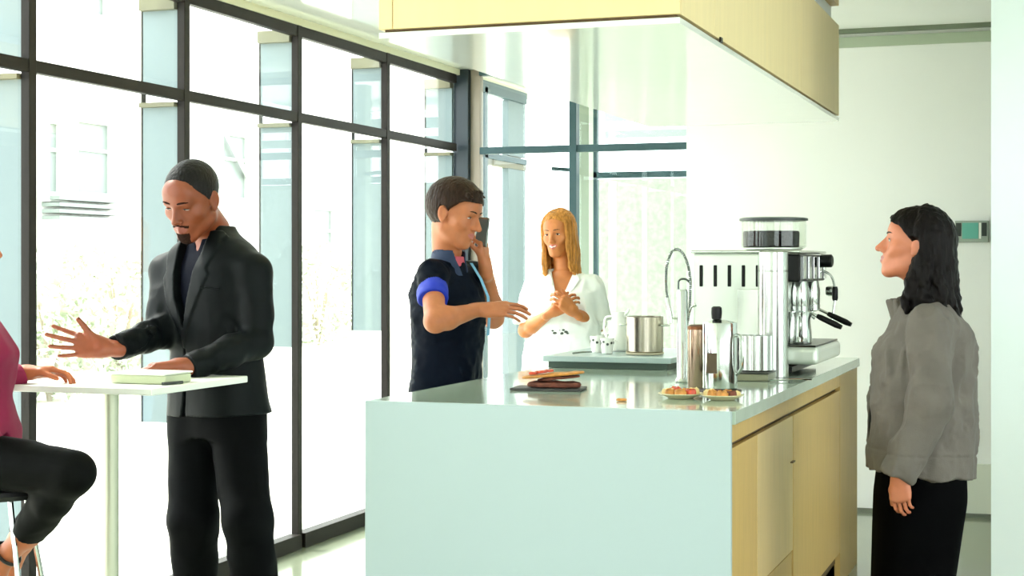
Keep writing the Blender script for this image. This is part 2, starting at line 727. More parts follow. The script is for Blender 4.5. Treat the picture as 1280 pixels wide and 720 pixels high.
def shoe_mesh(name, ankle, fwd, L, mats, parent, heel=.02, z0=0.0, high=.09):
    """a leather shoe standing on z0"""
    f = nrm([fwd[0], fwd[1], 0])
    a = np.array([ankle[0], ankle[1], z0])
    F = Field(a - [.25, .25, .01], a + [.25, .25, .2], .005)
    l = np.cross(UP, f)
    R = [l, f, UP]
    F.add(ell(a + f * .02 + UP * .045, [.042, .085, .05], R))
    F.add(ell(a + f * (L - .15) + UP * .028, [.046, .09, .036], R), .03)
    F.add(cap(a + UP * .04 - f * .02, a + UP * high, .040, .042), .02)
    F.cut(half(a + UP * .006, UP, a - [.3, .3, .02], a + [.3, .3, .3]), .002)
    F.add(rbox(a + f * (L * .5 - .085) + UP * .008, [.040, L * .5 - .01, .008], R, .004), .004)
    F.add(rbox(a - f * .045 + UP * .012, [.032, .03, .012], R, .004), .003)
    return F.obj(name, mats, parent)


def folds(amp, f, seed, ax=None, str_=3.0, ridge=True):
    """cloth folds; stretched along ax"""
    a = nrm(ax) if ax is not None else np.zeros(3)

    def fn(x, y, z):
        if ax is not None:
            t = x * a[0] + y * a[1] + z * a[2]
            q = 1 - 1 / str_
            x, y, z = x - a[0] * t * q, y - a[1] * t * q, z - a[2] * t * q
        wv = .35 * vnoise(x * f * .5, y * f * .5, z * f * .5, seed + 9)
        v = vnoise(x * f + wv, y * f + wv, z * f - wv, seed)
        v2 = vnoise(x * f * 2.3, y * f * 2.3, z * f * 2.3, seed + 3)
        if ridge:
            v = 1 - 2 * np.abs(v)
        return -amp * (v * .7 + v2 * .3)
    return fn


def near_seg(a, b, r):
    a, b = np.array(a, float), np.array(b, float)
    ab = b - a
    L2 = ab @ ab

    def w(x, y, z):
        t = np.clip(((x - a[0]) * ab[0] + (y - a[1]) * ab[1] + (z - a[2]) * ab[2]) / L2, 0, 1)
        dd = np.sqrt((x - a[0] - t * ab[0]) ** 2 + (y - a[1] - t * ab[1]) ** 2 + (z - a[2] - t * ab[2]) ** 2)
        return np.clip(1.5 - dd / r, 0, 1)
    return w


class Torso:
    def __init__(s, p0, p1, face, k=1.0):
        s.k = k
        s.o = np.array(p0, float)
        s.ax = nrm(np.array(p1, float) - s.o)
        s.L = float(np.linalg.norm(np.array(p1, float) - s.o))
        f = np.array(face, float)
        s.f = nrm(f - s.ax * np.dot(f, s.ax))
        s.r = np.cross(s.f, s.ax)            # the person's right

    def w(s, x, y, t):
        return s.o + s.r * x + s.f * y + s.ax * t * s.k

    def loft(s, st, pw=2.2, grow=0.0):
        return loft(s.o, s.ax, s.r, [(q[0] * s.k,) + tuple(q[1:]) for q in st], pw, grow)

    def prim(s, g, m=1.0):
        o, r, f, a = s.o, s.r, s.f, s.ax

        def fn(X, Y, Z):
            x, y, z = X - o[0], Y - o[1], Z - o[2]
            return g(x * r[0] + y * r[1] + z * r[2], x * f[0] + y * f[1] + z * f[2], (x * a[0] + y * a[1] + z * a[2]) / s.k)
        return Prim(fn, s.o - m, s.o + m)

    def loc(s, x, y, z):
        x, y, z = x - s.o[0], y - s.o[1], z - s.o[2]
        return (x * s.r[0] + y * s.r[1] + z * s.r[2], x * s.f[0] + y * s.f[1] + z * s.f[2], (x * s.ax[0] + y * s.ax[1] + z * s.ax[2]) / s.k)


def scalp(h, line, ys, grow=.008, top=.0, back=0.0, thin=.0):
    """cap of hair over the skull; line(y) = height of the hairline at depth y"""
    ys, line = np.array(ys, float), np.array(line, float)

    def g(x, y, z):
        a, b, c = .075 + grow, .096 + grow + back, .080 + grow + top
        k0 = np.sqrt((x / a) ** 2 + ((y + .014) / b) ** 2 + ((z - .036) / c) ** 2)
        d = (k0 - 1) * a
        return np.maximum(d, (np.interp(y, ys, line) - z) * .8)
    return h.prim(g)
# ------------------------------------------------------------------ world and lights
W = bpy.data.worlds.new('world')
bpy.context.scene.world = W
W.use_nodes = True
nt = W.node_tree
bg = nt.nodes['Background']
tc = nt.nodes.new('ShaderNodeTexCoord')
ns = nt.nodes.new('ShaderNodeTexNoise')
ns.inputs['Scale'].default_value = 2.2
ns.inputs['Detail'].default_value = 5
rp = nt.nodes.new('ShaderNodeValToRGB')
rp.color_ramp.elements[0].color = (.84, .94, .97, 1)
rp.color_ramp.elements[1].color = (1.0, 1.0, 1.0, 1)
rp.color_ramp.elements[0].position = .35
rp.color_ramp.elements[1].position = .6
nt.links.new(tc.outputs['Generated'], ns.inputs['Vector'])
nt.links.new(ns.outputs['Fac'], rp.inputs['Fac'])
nt.links.new(rp.outputs['Color'], bg.inputs['Color'])
bg.inputs['Strength'].default_value = 6.6

sun = bpy.data.lights.new('sun', 'SUN')
sun.energy = 8.5
sun.angle = math.radians(9)
sun.color = (1.0, .97, .90)
so = bpy.data.objects.new('sun', sun)
COL.objects.link(so)
sd_ = Vector((.72, -.16, -.78))             # travels from the window side down into the room
so.rotation_euler = sd_.to_track_quat('-Z', 'Y').to_euler()

# ------------------------------------------------------------------ camera
cam = bpy.data.cameras.new('camera')
cam.sensor_width = 36
cam.lens = FOC / 1280 * 36
cam.shift_y = -28.0 / 1280
cam.clip_end = 300
co = bpy.data.objects.new('camera', cam)
COL.objects.link(co)
co.location = (0, 0, HC)
co.rotation_euler = (math.pi / 2, 0, YAW)
bpy.context.scene.camera = co

# ------------------------------------------------------------------ materials of the place
M_floor = mat('polished_screed', srgb(132, 140, 118), .16, var=.05, vscale=1.6, bump=.02, bscale=6, coat=.3)
M_wall = mat('white_plaster', srgb(243, 246, 243), .75, var=.012, vscale=2, bump=.04, bscale=120)
M_wall_cool = mat('white_plaster_cool', srgb(240, 252, 250), .75, var=.012, vscale=2, bump=.04, bscale=120)
M_ceil = mat('white_lacquer_ceiling', srgb(236, 241, 234), .10, var=.01, coat=.5)
M_bronze = mat('dark_bronze_metal', srgb(30, 25, 21), .5, .0, spec=.2, var=.12, vscale=3, stretch=(1, 1, .2))
M_steelblue = mat('blue_grey_metal', srgb(56, 82, 88), .45, .0, spec=.3, var=.1, vscale=4)
M_fin = mat('pale_blue_fin_panel', srgb(108, 124, 128), .55, var=.03, vscale=1.5)
M_olive = mat('olive_metal', srgb(96, 94, 70), .5, .1, var=.1)
M_glass = glass_mat('window_glass', (.97, .99, .98))
M_front = mat('mint_white_panel', srgb(176, 193, 194), .32, var=.01, vscale=1.2)
M_top = mat('pale_stone_worktop', srgb(180, 196, 180), .12, var=.04, vscale=14, coat=.3)
M_wood = mat('pale_birch_veneer', srgb(206, 170, 100), .42, var=.06, vscale=5, bump=.03, bscale=40, stretch=(9, 9, .7))
M_wood_h = mat('pale_birch_fascia', srgb(244, 220, 164), .45, var=.03, vscale=4, bump=.02, bscale=40, stretch=(8, 8, .6))
M_gap = mat('dark_shadow_gap', srgb(96, 74, 44), .6)
M_soffit = mat('white_gloss_soffit', srgb(244, 247, 238), .14, var=.008, coat=.5)

XW = -3.67
YB = 9.42
# floor
struct(MB().box(-4.0, 5.2, -3.4, YB + .3, -.12, 0), 'floor', M_floor)
# ceilings: glossy low one over the window side, a higher one on the right, and the step between them
struct(MB().box(XW - .06, -1.60, -3.4, YB + 2.3, 2.66, 2.80), 'ceiling', M_ceil)
struct(MB().box(-1.60, 5.2, -3.4, YB + .2, 2.79, 2.92), 'ceiling', M_wall)
struct(MB().box(-1.14, -1.075, 3.2, 7.86, 2.69, 2.79), 'trim_1', M_wood)
# back wall on the right of the back window
XE = -2.185
struct(MB().box(XE, 5.2, YB - .06, YB + .16, 0, 2.80), 'wall_back', M_wall)
struct(MB().box(XE + .8, 5.2, YB - .075, YB - .06, 2.685, 2.745), 'trim_2', mat('grey_ceiling_track', srgb(176, 190, 168), .5))
struct(MB().box(XE + .8, 5.2, YB - .10, YB - .06, 2.765, 2.79), 'trim_3', mat('dark_ceiling_shadow_line', srgb(120, 132, 112), .6))
struct(MB().box(-.60, 5.2, YB - .095, YB - .06, 0.0, .30), 'baseboard_back', mat('grey_white_plinth', srgb(222, 228, 214), .5), bevel=.004)
struct(MB().box(-2.3, 5.2, YB - .115, YB - .094, 0.0, .022), 'baseboard_strip', mat('dark_floor_joint', srgb(110, 116, 104), .6))
# the near wall end at the right edge of the picture
struct(MB().box(-.312, 5.2, 6.78, 6.98, 0, 2.80), 'wall_right', M_wall_cool)
struct(MB().box(5.2, 5.35, -3.4, -2.4, 0, 2.92).box(5.2, 5.35, 5.6, YB, 0, 2.92).box(5.2, 5.35, -2.4, 5.6, 0, .6).box(5.2, 5.35, -2.4, 5.6, 2.65, 2.92), 'wall_far_right', M_wall)
f_ = struct(MB().box(5.22, 5.28, -2.4, 5.6, .6, .66).box(5.22, 5.28, .2, .26, .66, 2.65).box(5.22, 5.28, 2.9, 2.96, .66, 2.65), 'window_right', M_bronze)  # unseen window and wall opening, added to light the right-facing sides
MB().box(5.245, 5.251, -2.4, 5.6, .66, 2.65).build('pane', M_glass, f_)
struct(MB().box(-3.7, 1.0, -3.5, -3.4, 0, 2.92).box(1.0, 5.35, -3.5, -3.4, 0, .5).box(1.0, 5.35, -3.5, -3.4, 2.6, 2.92), 'wall_front', M_wall)
f_ = struct(MB().box(1.0, 5.2, -3.48, -3.42, .5, .56).box(3.1, 3.16, -3.48, -3.42, .56, 2.6), 'window_front', M_bronze)  # unseen window behind the camera, added as fill for camera-facing sides
MB().box(1.0, 5.2, -3.455, -3.449, .56, 2.6).build('pane', M_glass, f_)

# ------------------------------------------------------------------ window wall on the left
YM = [1.70, 2.80, 3.90, 4.995, 6.09, 7.17, 8.265, 9.35]
for y0 in (-3.2, -2.1, -1.0, .1, .95):
    YM.append(y0)
YM = sorted(YM)
ZT, ZH = 2.165, 2.60
finbot = {4.995: .0, 6.09: .73, 7.17: 1.01, 8.265: 1.05, 9.35: 1.05}
for i in range(len(YM) - 1):
    a, b = YM[i], YM[i + 1]
    m = MB()
    m.box(XW - .02, XW + .018, a - .0225, a + .0225, 0, 2.66)          # mullion
    m.box(XW - .02, XW + .015, a + .0225, b - .0225, ZT - .024, ZT + .024)
    m.box(XW - .02, XW + .015, a + .0225, b - .0225, ZH - .030, ZH + .024)
    m.box(XW - .03, XW + .035, a + .0225, b - .0225, 0, .075)
    f = struct(m, 'window_%d' % (i + 1), M_bronze, bevel=.002)
    g = MB().box(XW - .008, XW - .002, a + .0225, b - .0225, .075, ZT - .024)
    g.box(XW - .008, XW - .002, a + .0225, b - .0225, ZT + .024, ZH - .03)
    g.build('pane', M_glass, f)
for i, y in enumerate(YM[1:]):
    zb = finbot.get(y, .0)
    m = MB()
    m.box(XW - .20, XW - .022, y - .012, y + .012, zb, ZT - .05)
    m.box(XW - .20, XW - .022, y - .012, y + .012, ZT + .03, 2.54)
    m.slot = 1
    m.box(XW - .208, XW - .199, y - .014, y + .014, zb, 2.60)
    m.slot = 2
    m.box(XW - .20, XW - .022, y - .045, y + .02, ZT - .05, ZT - .03)
    m.box(XW - .20, XW - .022, y - .045, y + .02, 2.54, 2.60)
    struct(m, 'trim_%d' % (10 + i), [M_fin, M_bronze, M_olive])
# header band above the glass
struct(MB().box(XW - .05, XW + .02, -3.4, YB + 2.2, 2.624, 2.665), 'trim_4', mat('cream_header', srgb(226, 226, 200), .5))
# corner post
struct(MB().box(XW - .03, XW + .075, YB - .05, YB + .04, 0, 2.66), 'trim_5', mat('dark_blue_corner_post', srgb(26, 42, 52), .45, 0), bevel=.003)
struct(MB().box(XW + .076, XW + .14, YB - .01, YB + .05, 0, 2.66), 'trim_6', mat('brown_grey_post', srgb(150, 140, 128), .5), bevel=.003)

# ------------------------------------------------------------------ back window
m = MB()
z1 = 2.145
m.box(XW + .14, XE, YB - .02, YB + .03, z1 - .022, z1 + .022)
xa, xb = PY(713, YB), PY(722, YB)
m.box(xa, xb, YB - .03, YB + .04, 0, 2.79)
m.box(XW + .14, XE, YB - .03, YB + .04, 0, .07)
m.box(XW + .14, XE, YB - .03, YB + .04, 2.62, 2.79)
f = struct(m, 'window_back', M_steelblue, bevel=.003)
MB().box(XW + .14, xa, YB + .005, YB + .011, .07, z1 - .022).box(XW + .14, xa, YB + .005, YB + .011, z1 + .022, 2.62) \
    .box(xb, XE, YB + .005, YB + .011, .07, z1 - .022).box(xb, XE, YB + .005, YB + .011, z1 + .022, 2.62).build('pane', M_glass, f)
# door behind: stile, rail and closer arm
YD = YB + .55
x0, x1 = PY(738, YD), PY(746, YD)
m = MB()
m.box(x0, x1, YD, YD + .05, 0, 2.62)
m.box(x0, -1.9, YD, YD + .05, 1.99, 2.03)
struct(m, 'door_1', M_steelblue, bevel=.003)
m = MB().tube([(PY(690, YB + .1), YB + .1, 2.03), (PY(712, YB + .1), YB + .1, 2.02)], .012)
struct(m, 'door_closer', M_steelblue)
struct(MB().box(PY(724, YB + .2), PY(737, YB + .2), YB + .18, YB + .28, 0, 2.62), 'trim_7', mat('pale_jamb', srgb(170, 180, 164), .6))

# continuing window wall beyond the corner
Y2 = 10.66
m = MB()
m.box(XW - .02, XW + .03, 9.80, 9.86, 0, 2.6)
m.box(XW - .02, XW + .03, 9.45, Y2, 2.56, 2.64)
m.box(XW - .02, XW + .03, 9.45, Y2, 2.13, 2.17)
f = struct(m, 'window_beyond', M_steelblue, bevel=.003)
struct(MB().box(XW - .03, XW + .015, 10.30, 10.66, 0, 2.09).box(XW - .03, XW + .015, 10.30, 10.66, 2.18, 2.56), 'trim_8', M_fin)
struct(MB().box(XW - .03, XW + .02, 9.86, 10.66, 2.09, 2.13), 'trim_9', M_olive)

# ------------------------------------------------------------------ outdoors
M_ground = mat('pale_paving', srgb(226, 224, 208), .8, var=.06, vscale=1.5, bump=.1, bscale=20)
struct(MB().box(-45, XW - .24, -15, 60, -.35, -.10).box(XW - .24, 20, YB + .6, 60, -.35, -.10), 'ground_outside', M_ground)
M_conc = mat('rough_pale_concrete', srgb(134, 142, 130), .9, var=.16, vscale=26, bump=.8, bscale=60)
struct(MB().box(-3.70, 3.0, 12.6, 12.85, -.1, 2.13), 'wall_screen', M_conc)
struct(MB().box(-3.6, 3.0, 12.5, 12.62, 2.46, 2.52).box(-3.6, 3.0, 12.5, 12.62, 2.60, 2.68), 'trim_30', mat('pale_louvre', srgb(118, 130, 126), .5))

# the white house across the street
XF = -16.0
bd = thing('building', (XF, 22.5, 0), 'white rendered house across the street, seen through the tall windows', 'building')
m = MB()
m.box(XF - 6, XF, 8, 44, -.2, 9.5)
m.build('wall', mat('white_render', srgb(246, 246, 240), .8, var=.03, vscale=.8), bd)
M_pane = mat('grey_house_glass', srgb(112, 122, 118), .35, var=.1, vscale=1)
M_hf = mat('white_house_frame', srgb(200, 206, 200), .5)


def house_window(y0, y1, z0, z1, slant=False):
    fr = MB()
    fr.box(XF, XF + .10, y0 - .1, y0, z0 - .1, z1 + .1).box(XF, XF + .10, y1, y1 + .1, z0 - .1, z1 + .1)
    fr.box(XF, XF + .10, y0, y1, z1, z1 + .1).box(XF, XF + .16, y0 - .15, y1 + .15, z0 - .16, z0)
    zc = z0 + (z1 - z0) * .62
    fr.box(XF + .03, XF + .08, y0, y1, zc - .03, zc + .03)
    if slant:
        fr._add([(XF + .10, y0, z1), (XF + .10, y0 + .12, z1), (XF + .10, y1, z0 + .5), (XF + .10, y1, z0 + .35)], [(0, 1, 2, 3)])
        fr._add([(XF + .14, y0, z1), (XF + .14, y0 + .12, z1), (XF + .14, y1, z0 + .5), (XF + .14, y1, z0 + .35)], [(0, 1, 2, 3)])
    w = fr.build('window', M_hf, bd)
    MB().box(XF + .005, XF + .03, y0, y1, z0, z1).build('pane', M_pane, w)


def yx(px):
    u = (px - 640.0) / FOC
    v = FW + RT * u
    return XF * v[1] / v[0]


def zx(px, py):
    u = (px - 640.0) / FOC
    return HC + (332 - py) / FOC * (XF / (FW + RT * u)[0])


for (xa_, xb_, ya_, yb_, sl) in ((56, 68, 154, 240, 0), (92, 132, 152, 240, 0), (274, 304, 168, 246, 1), (388, 412, 262, 330, 0), (520, 536, 200, 262, 0), (88, 126, -30, 12, 0)):
    house_window(yx(xa_), yx(xb_), zx(xa_, yb_), zx(xa_, ya_), sl)
lb = MB()
for z in np.linspace(zx(90, 276), zx(90, 252), 4):
    lb.box(XF + .0, XF + .35, yx(52), yx(138), z, z + .06)
lb.build('balcony_rail', M_pane, bd)

# low shrubs in front of the house
M_leaf = mat('pale_green_leaf', srgb(190, 198, 174), .6, var=.12, vscale=3)
M_twig = mat('pale_twig', srgb(160, 148, 130), .8)
rs = np.random.RandomState(3)


def shrub(px, py0, py1, X, wid, label):
    u = (px - 640.0) / FOC
    v = FW + RT * u
    t = X / v[0]
    y = v[1] * t
    zt = HC + (332 - py0) / FOC * t
    th = thing('shrub', (X, y, -.1), label, 'shrub', 'shrubs in front of the white house')
    V, Fc = [], []
    n = 1500
    for i in range(n):
        a, e = rs.uniform(0, 2 * math.pi), math.acos(rs.uniform(-1, 1))
        r = rs.uniform(.45, 1) ** .5 * (1 + .18 * math.sin(3 * a + px) * math.sin(e * 2))
        c = np.array([X + math.cos(a) * math.sin(e) * r * wid * .8, y + math.sin(a) * math.sin(e) * r * wid, (zt - .1) / 2 + math.cos(e) * r * (zt + .1) / 2])
        c[2] = max(c[2], -.05)
        d1 = nrm(rs.normal(size=3))
        d2 = nrm(np.cross(d1, rs.normal(size=3)))
        L = rs.uniform(.05, .10)
        k = len(V)
        V += [c - d1 * L, c + d2 * L * .45, c + d1 * L, c - d2 * L * .45]
        Fc.append((k, k + 1, k + 2, k + 3))
    mesh_obj('foliage', V, Fc, M_leaf, th, smooth=False)
    s = MB()
    for i in range(5):
        a = i * 1.26
        s.tube([(X, y, -.1), (X + .2 * wid * math.cos(a), y + .2 * wid * math.sin(a), zt * .5), (X + .5 * wid * math.cos(a), y + .5 * wid * math.sin(a), zt * .8)], [.03, .02, .01], 6)
    s.build('stem', M_twig, th)


shrub(62, 352, 420, -10.8, .8, 'pale low shrub outside, nearest the left edge of the photo')
shrub(104, 300, 400, -14.2, 1.1, 'tallest pale shrub outside, seen between the seated figure and the man in the dark blazer')
shrub(150, 318, 400, -12.6, .9, 'pale shrub outside, just left of the dark blazer sleeve')
shrub(398, 300, 400, -13.6, 1.0, 'pale shrub outside, between the dark blazer and the navy polo shirt')

# ------------------------------------------------------------------ colour management
sc_ = bpy.context.scene
sc_.view_settings.view_transform = 'Standard'
sc_.view_settings.look = 'None'
sc_.view_settings.gamma = 1.0
sc_.view_settings.use_curve_mapping = False
sc_.view_settings.exposure = 0.0
# ------------------------------------------------------------------ island counter
IX0, IX1, IY0, IY1, IZ = -2.17, -.968, 4.74, 7.71, .98
isl = thing('kitchen_island', ((IX0 + IX1) / 2, (IY0 + IY1) / 2, 0), 'long white and birch kitchen island with a pale stone top', 'kitchen island')
MB().box(IX0, IX1 + .012, IY0 - .002, IY1, IZ - .04, IZ).build('worktop', M_top, isl, bevel=.002)
MB().box(IX0, IX1 + .002, IY0 - .02, IY0, 0, IZ + .0005).build('end_panel', M_front, isl, bevel=.0015)
MB().box(IX0, IX0 + .02, IY0, IY1, 0, IZ - .04).build('side_panel', M_front, isl)
c = MB()
c.box(IX0 + .02, IX1 - .022, IY0, IY1 - .05, .10, IZ - .04)
c.slot = 1
c.box(IX0 + .02, IX1 - .07, IY0, IY1 - .02, 0, .10)
c.build('carcass', [M_gap, mat('dark_plinth', srgb(70, 64, 50), .6)], isl)
MB().box(IX1 - .022, IX1, IY0, IY1 - .6, .885, IZ - .04).build('top_rail', M_wood, isl, bevel=.001)
MB().box(IX1 - .025, IX1, 7.115, IY1, .0, IZ - .04).box(IX0 + .02, IX1 - .025, IY1 - .03, IY1, 0, IZ - .04).build('rear_end_panel', M_wood, isl, bevel=.001)
d = MB().box(IX1 - .020, IX1, IY0 + .003, 5.155, .0, .868).build('door', M_wood, isl, bevel=.0015)
d = MB().box(IX1 - .020, IX1, 5.16, 5.855, .375, .868).build('door', mat('light_birch_veneer', srgb(218, 188, 128), .42, var=.05, vscale=5, stretch=(9, 9, .7)), isl, bevel=.0015)
d['label'] = 'lighter birch door'
MB().box(IX1 - .002, IX1 + .010, 5.80, 5.853, .70, .705).build('handle', M_gap, d)
MB().box(IX1 - .020, IX1 - .004, 5.16, 5.855, .10, .368).build('drawer', M_wood, isl, bevel=.0015)
MB().box(IX1 - .020, IX1, 5.866, 7.108, .15, .868).build('door', M_wood, isl, bevel=.0015)

# ------------------------------------------------------------------ hanging cabinet over the island
HX0, HX1, HY0, HY1, HZ = -2.04, -1.08, 4.54, 7.90, 2.15
hd = thing('hanging_cabinet', ((HX0 + HX1) / 2, (HY0 + HY1) / 2, HZ), 'long pale birch bulkhead cabinet hanging from the ceiling over the island', 'hanging cabinet')
MB().box(HX0, HX1, HY0, HY1, HZ - .022, HZ - .004).build('soffit_panel', M_soffit, hd, bevel=.001)
MB().box(HX0 + .015, HX1 - .015, HY0 + .015, HY1 - .015, HZ - .004, 2.60).build('carcass', M_gap, hd)
for (a, b) in ((HX0, HX0 + .045), (HX0 + .048, HX1)):
    MB().box(a, b, HY0 - .0, HY0 + .018, HZ + .006, 2.60).build('front_fascia', M_wood_h, hd, bevel=.001)
ys = [HY0 + .02, 5.02, 5.95, 6.75, HY1]
for a, b in zip(ys[:-1], ys[1:]):
    MB().box(HX1 - .018, HX1, a + .0015, b - .0015, HZ + .006, 2.60).build('side_fascia', M_wood_h, hd, bevel=.0008)
MB().box(HX0, HX0 + .018, HY0 + .02, HY1, HZ + .006, 2.60).build('side_fascia', M_wood_h, hd)
MB().box(HX0 + .02, HX1 - .02, HY1 - .018, HY1, HZ + .006, 2.60).build('rear_fascia', M_wood_h, hd)
MB().box(HX0 + .1, HX1 - .035, HY0 + .1, HY1 - .02, 2.60, 2.66).build('neck', M_wall, hd)
MB().box(-1.60, HX1 - .035, HY0 + .1, HY1 - .02, 2.66, 2.79).build('neck', M_wall, hd)
MB().box(HX1, HX1 + .006, 5.09, 5.12, HZ - .004, HZ + .012).build('hinge', mat('dark_metal', srgb(60, 56, 48), .4, .8), hd)

# ------------------------------------------------------------------ bar table
tb = thing('bar_table', (-2.95, 4.44, 0), 'white rectangular bar table on one round pole, standing by the windows', 'table')
M_tw = mat('white_laminate', srgb(236, 240, 230), .28, var=.01)
MB().box(-3.34, -2.61, 4.15, 4.74, 1.028, 1.05).build('tabletop', M_tw, tb, bevel=.004, seg=3)
M_pole = mat('satin_pole', srgb(186, 190, 168), .35, .35, var=.03)
MB().lathe((-2.953, 4.45, 0), [(.026, .012), (.026, 1.02)], 28).build('pole', M_pole, tb, smooth=True)
MB().lathe((-2.953, 4.45, 0), [(.24, 0), (.24, .006), (.232, .010), (.05, .014), (.03, .02)], 48).build('base', M_pole, tb, smooth=True)
MB().lathe((-2.953, 4.45, 1.008), [(.08, .012), (.08, .02)], 28).build('mounting_plate', M_pole, tb, smooth=True)

# closed pale box with a thin lid on the table
bx = thing('box', (-2.79, 4.27, 1.05), 'flat pale box with a thin lid lying on the white bar table', 'box')
c0 = P(139, 470, 4.83)
c0 = np.array([c0[0], 4.36, 0])
MB().box(c0[0] - .095, c0[0] + .105, 4.29, 4.44, 1.051, 1.078).build('tray', mat('pale_green_card', srgb(196, 204, 172), .5, var=.03), bx, bevel=.003)
MB().box(c0[0] - .108, c0[0] + .106, 4.28, 4.45, 1.079, 1.085).build('lid', M_tw, bx, bevel=.002)
pn = MB().tube([P(205, 474, 4.93), P(228, 472, 5.02)], .0045, 10)
zz = 1.0555
pn = MB().tube([(P(203, 474, 4.9)[0], P(203, 474, 4.9)[1], zz), (P(228, 472, 4.97)[0], P(228, 472, 4.97)[1], zz)], .005, 10)
props(pn.build('pen', mat('dark_pen', srgb(70, 74, 74), .3, .4), smooth=True), "dark pen lying on the bar table by the man's flat hand", 'pen')
q = P(140, 456, 4.75)
# ------------------------------------------------------------------ bar stool
st = thing('bar_stool', (*P(-8, 600, 4.66)[:2], 0), 'dark bar stool with thin chrome legs under the seated person', 'stool')
sx, sy = st.location[0], st.location[1]
M_chrome = mat('chrome', srgb(210, 214, 210), .12, 1.0, var=.02)
MB().lathe((sx, sy, .745), [(.13, 0), (.185, .006), (.195, .02), (.19, .032), (.12, .036)], 40).build('seat', mat('black_seat', srgb(22, 22, 24), .4), st, smooth=True)
tops, bots = [], []
for a in (45, 135, 225, 315):
    a = math.radians(a) + YAW
    t0, t1 = (sx + .10 * math.cos(a), sy + .10 * math.sin(a), .75), (sx + .25 * math.cos(a), sy + .25 * math.sin(a), .008)
    MB().tube([t0, t1], .008, 10).build('leg', M_chrome, st, smooth=True)
ring = [(sx + .208 * math.cos(a), sy + .208 * math.sin(a), .24) for a in np.linspace(0, 2 * math.pi, 40, endpoint=False)]
MB().tube(ring, .007, 8, closed=True).build('foot_ring', M_chrome, st, smooth=True)

# ------------------------------------------------------------------ wall control panel
wp = thing('wall_control_panel', (*P(1214, 289, 9.3)[:2], 1.6), 'teal wall control panel in a grey frame, right of the dark haired woman', 'control panel')
yb_ = YB - .06
xa, xb = PY(1194, yb_), PY(1236, yb_)
zt = HC + (332 - 276) / FOC * 9.0
zb = HC + (332 - 303) / FOC * 9.0
MB().box(xa, xb, yb_ - .03, yb_, zb, zt).build('frame', mat('grey_frame', srgb(160, 170, 160), .4, .4), wp, bevel=.003)
w_ = xb - xa
MB().box(xa + w_ * .22, xa + w_ * .70, yb_ - .034, yb_ - .028, zb + .02, zt - .012).build('screen', mat('teal_screen', srgb(96, 176, 160), .3), wp)
MB().box(xa + w_ * .03, xa + w_ * .19, yb_ - .034, yb_ - .028, zb + .035, zt - .012).box(xa + w_ * .80, xa + w_ * .95, yb_ - .034, yb_ - .028, zb + .035, zt - .012).build('button_panel', mat('dark_button', srgb(44, 52, 50), .4), wp)
MB().box(xa + w_ * .72, xa + w_ * .78, yb_ - .036, yb_ - .028, zb + .02, zt - .012).build('divider', M_tw, wp)

# ------------------------------------------------------------------ espresso machine
M_st = mat('brushed_steel', srgb(206, 210, 204), .22, 1.0, var=.05, vscale=3, stretch=(1, 1, .1))
M_wst = mat('white_enamel', srgb(228, 234, 224), .22, .35, var=.01)
M_dk = mat('black_plastic', srgb(12, 12, 12), .35, spec=.25)
em = thing('espresso_machine', (-1.25, 6.7, IZ), 'white and chrome espresso machine with slotted side, standing at the far end of the island', 'espresso machine')
EX0, EX1, EY0, EY1 = -1.455, -1.075, 6.33, 7.02
ZB0, ZB1 = IZ + .035, IZ + .49
b = MB()
b.box(EX0, EX1 - .10, EY0, EY1, ZB0, ZB1)
b.build('body', M_wst, em, bevel=.012, seg=3)
MB().box(EX1 - .10, EX1 - .02, EY0, EY1, ZB0, ZB1 - .01).build('front_panel', M_st, em, bevel=.004)
MB().box(EX0 - .004, EX1 + .06, EY0 - .004, EY1 + .004, ZB1, ZB1 + .012).build('top_tray', M_st, em, bevel=.004)
for i in range(5):
    x = PY(876.5 + i * 17.6, EY0)
    MB().box(x - .0075, x + .0075, EY0 - .003, EY0 + .004, ZB1 - .135, ZB1 - .048).build('vent_slot', M_dk, em, bevel=.003)
MB().box(PY(922, EY0), EX1 - .10, EY0 - .006, EY0, ZB0 + .02, ZB1 - .145).build('side_plate', M_st, em, bevel=.002)
cx, cy = PY(967, 6.28), 6.27
c = MB().lathe((cx, cy, 0), [(.060, IZ + .002), (.060, ZB1 - .075), (.0585, ZB1 - .073), (.0585, ZB1 - .070), (.060, ZB1 - .068), (.060, ZB1 + .002), (.05, ZB1 + .008)], 40)
c.build('column', M_st, em, smooth=True)
for x in (EX0 + .04, EX1 - .06):
    for y in (EY0 + .05, EY1 - .05):
        MB().lathe((x, y, IZ), [(.018, 0), (.02, .02), (.016, .036)], 16).build('foot', M_dk, em, smooth=True)
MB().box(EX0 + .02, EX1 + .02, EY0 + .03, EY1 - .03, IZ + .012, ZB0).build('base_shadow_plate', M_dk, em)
# drip tray
t = MB().box(EX1 - .05, EX1 + .125, EY0 + .02, EY1 - .01, IZ + .045, IZ + .115).build('drip_tray', M_wst, em, bevel=.02, seg=4)
MB().box(EX1 - .04, EX1 + .113, EY0 + .035, EY1 - .025, IZ + .1155, IZ + .122).build('grate', mat('dark_grate', srgb(60, 58, 50), .3, .8), t, bevel=.002)
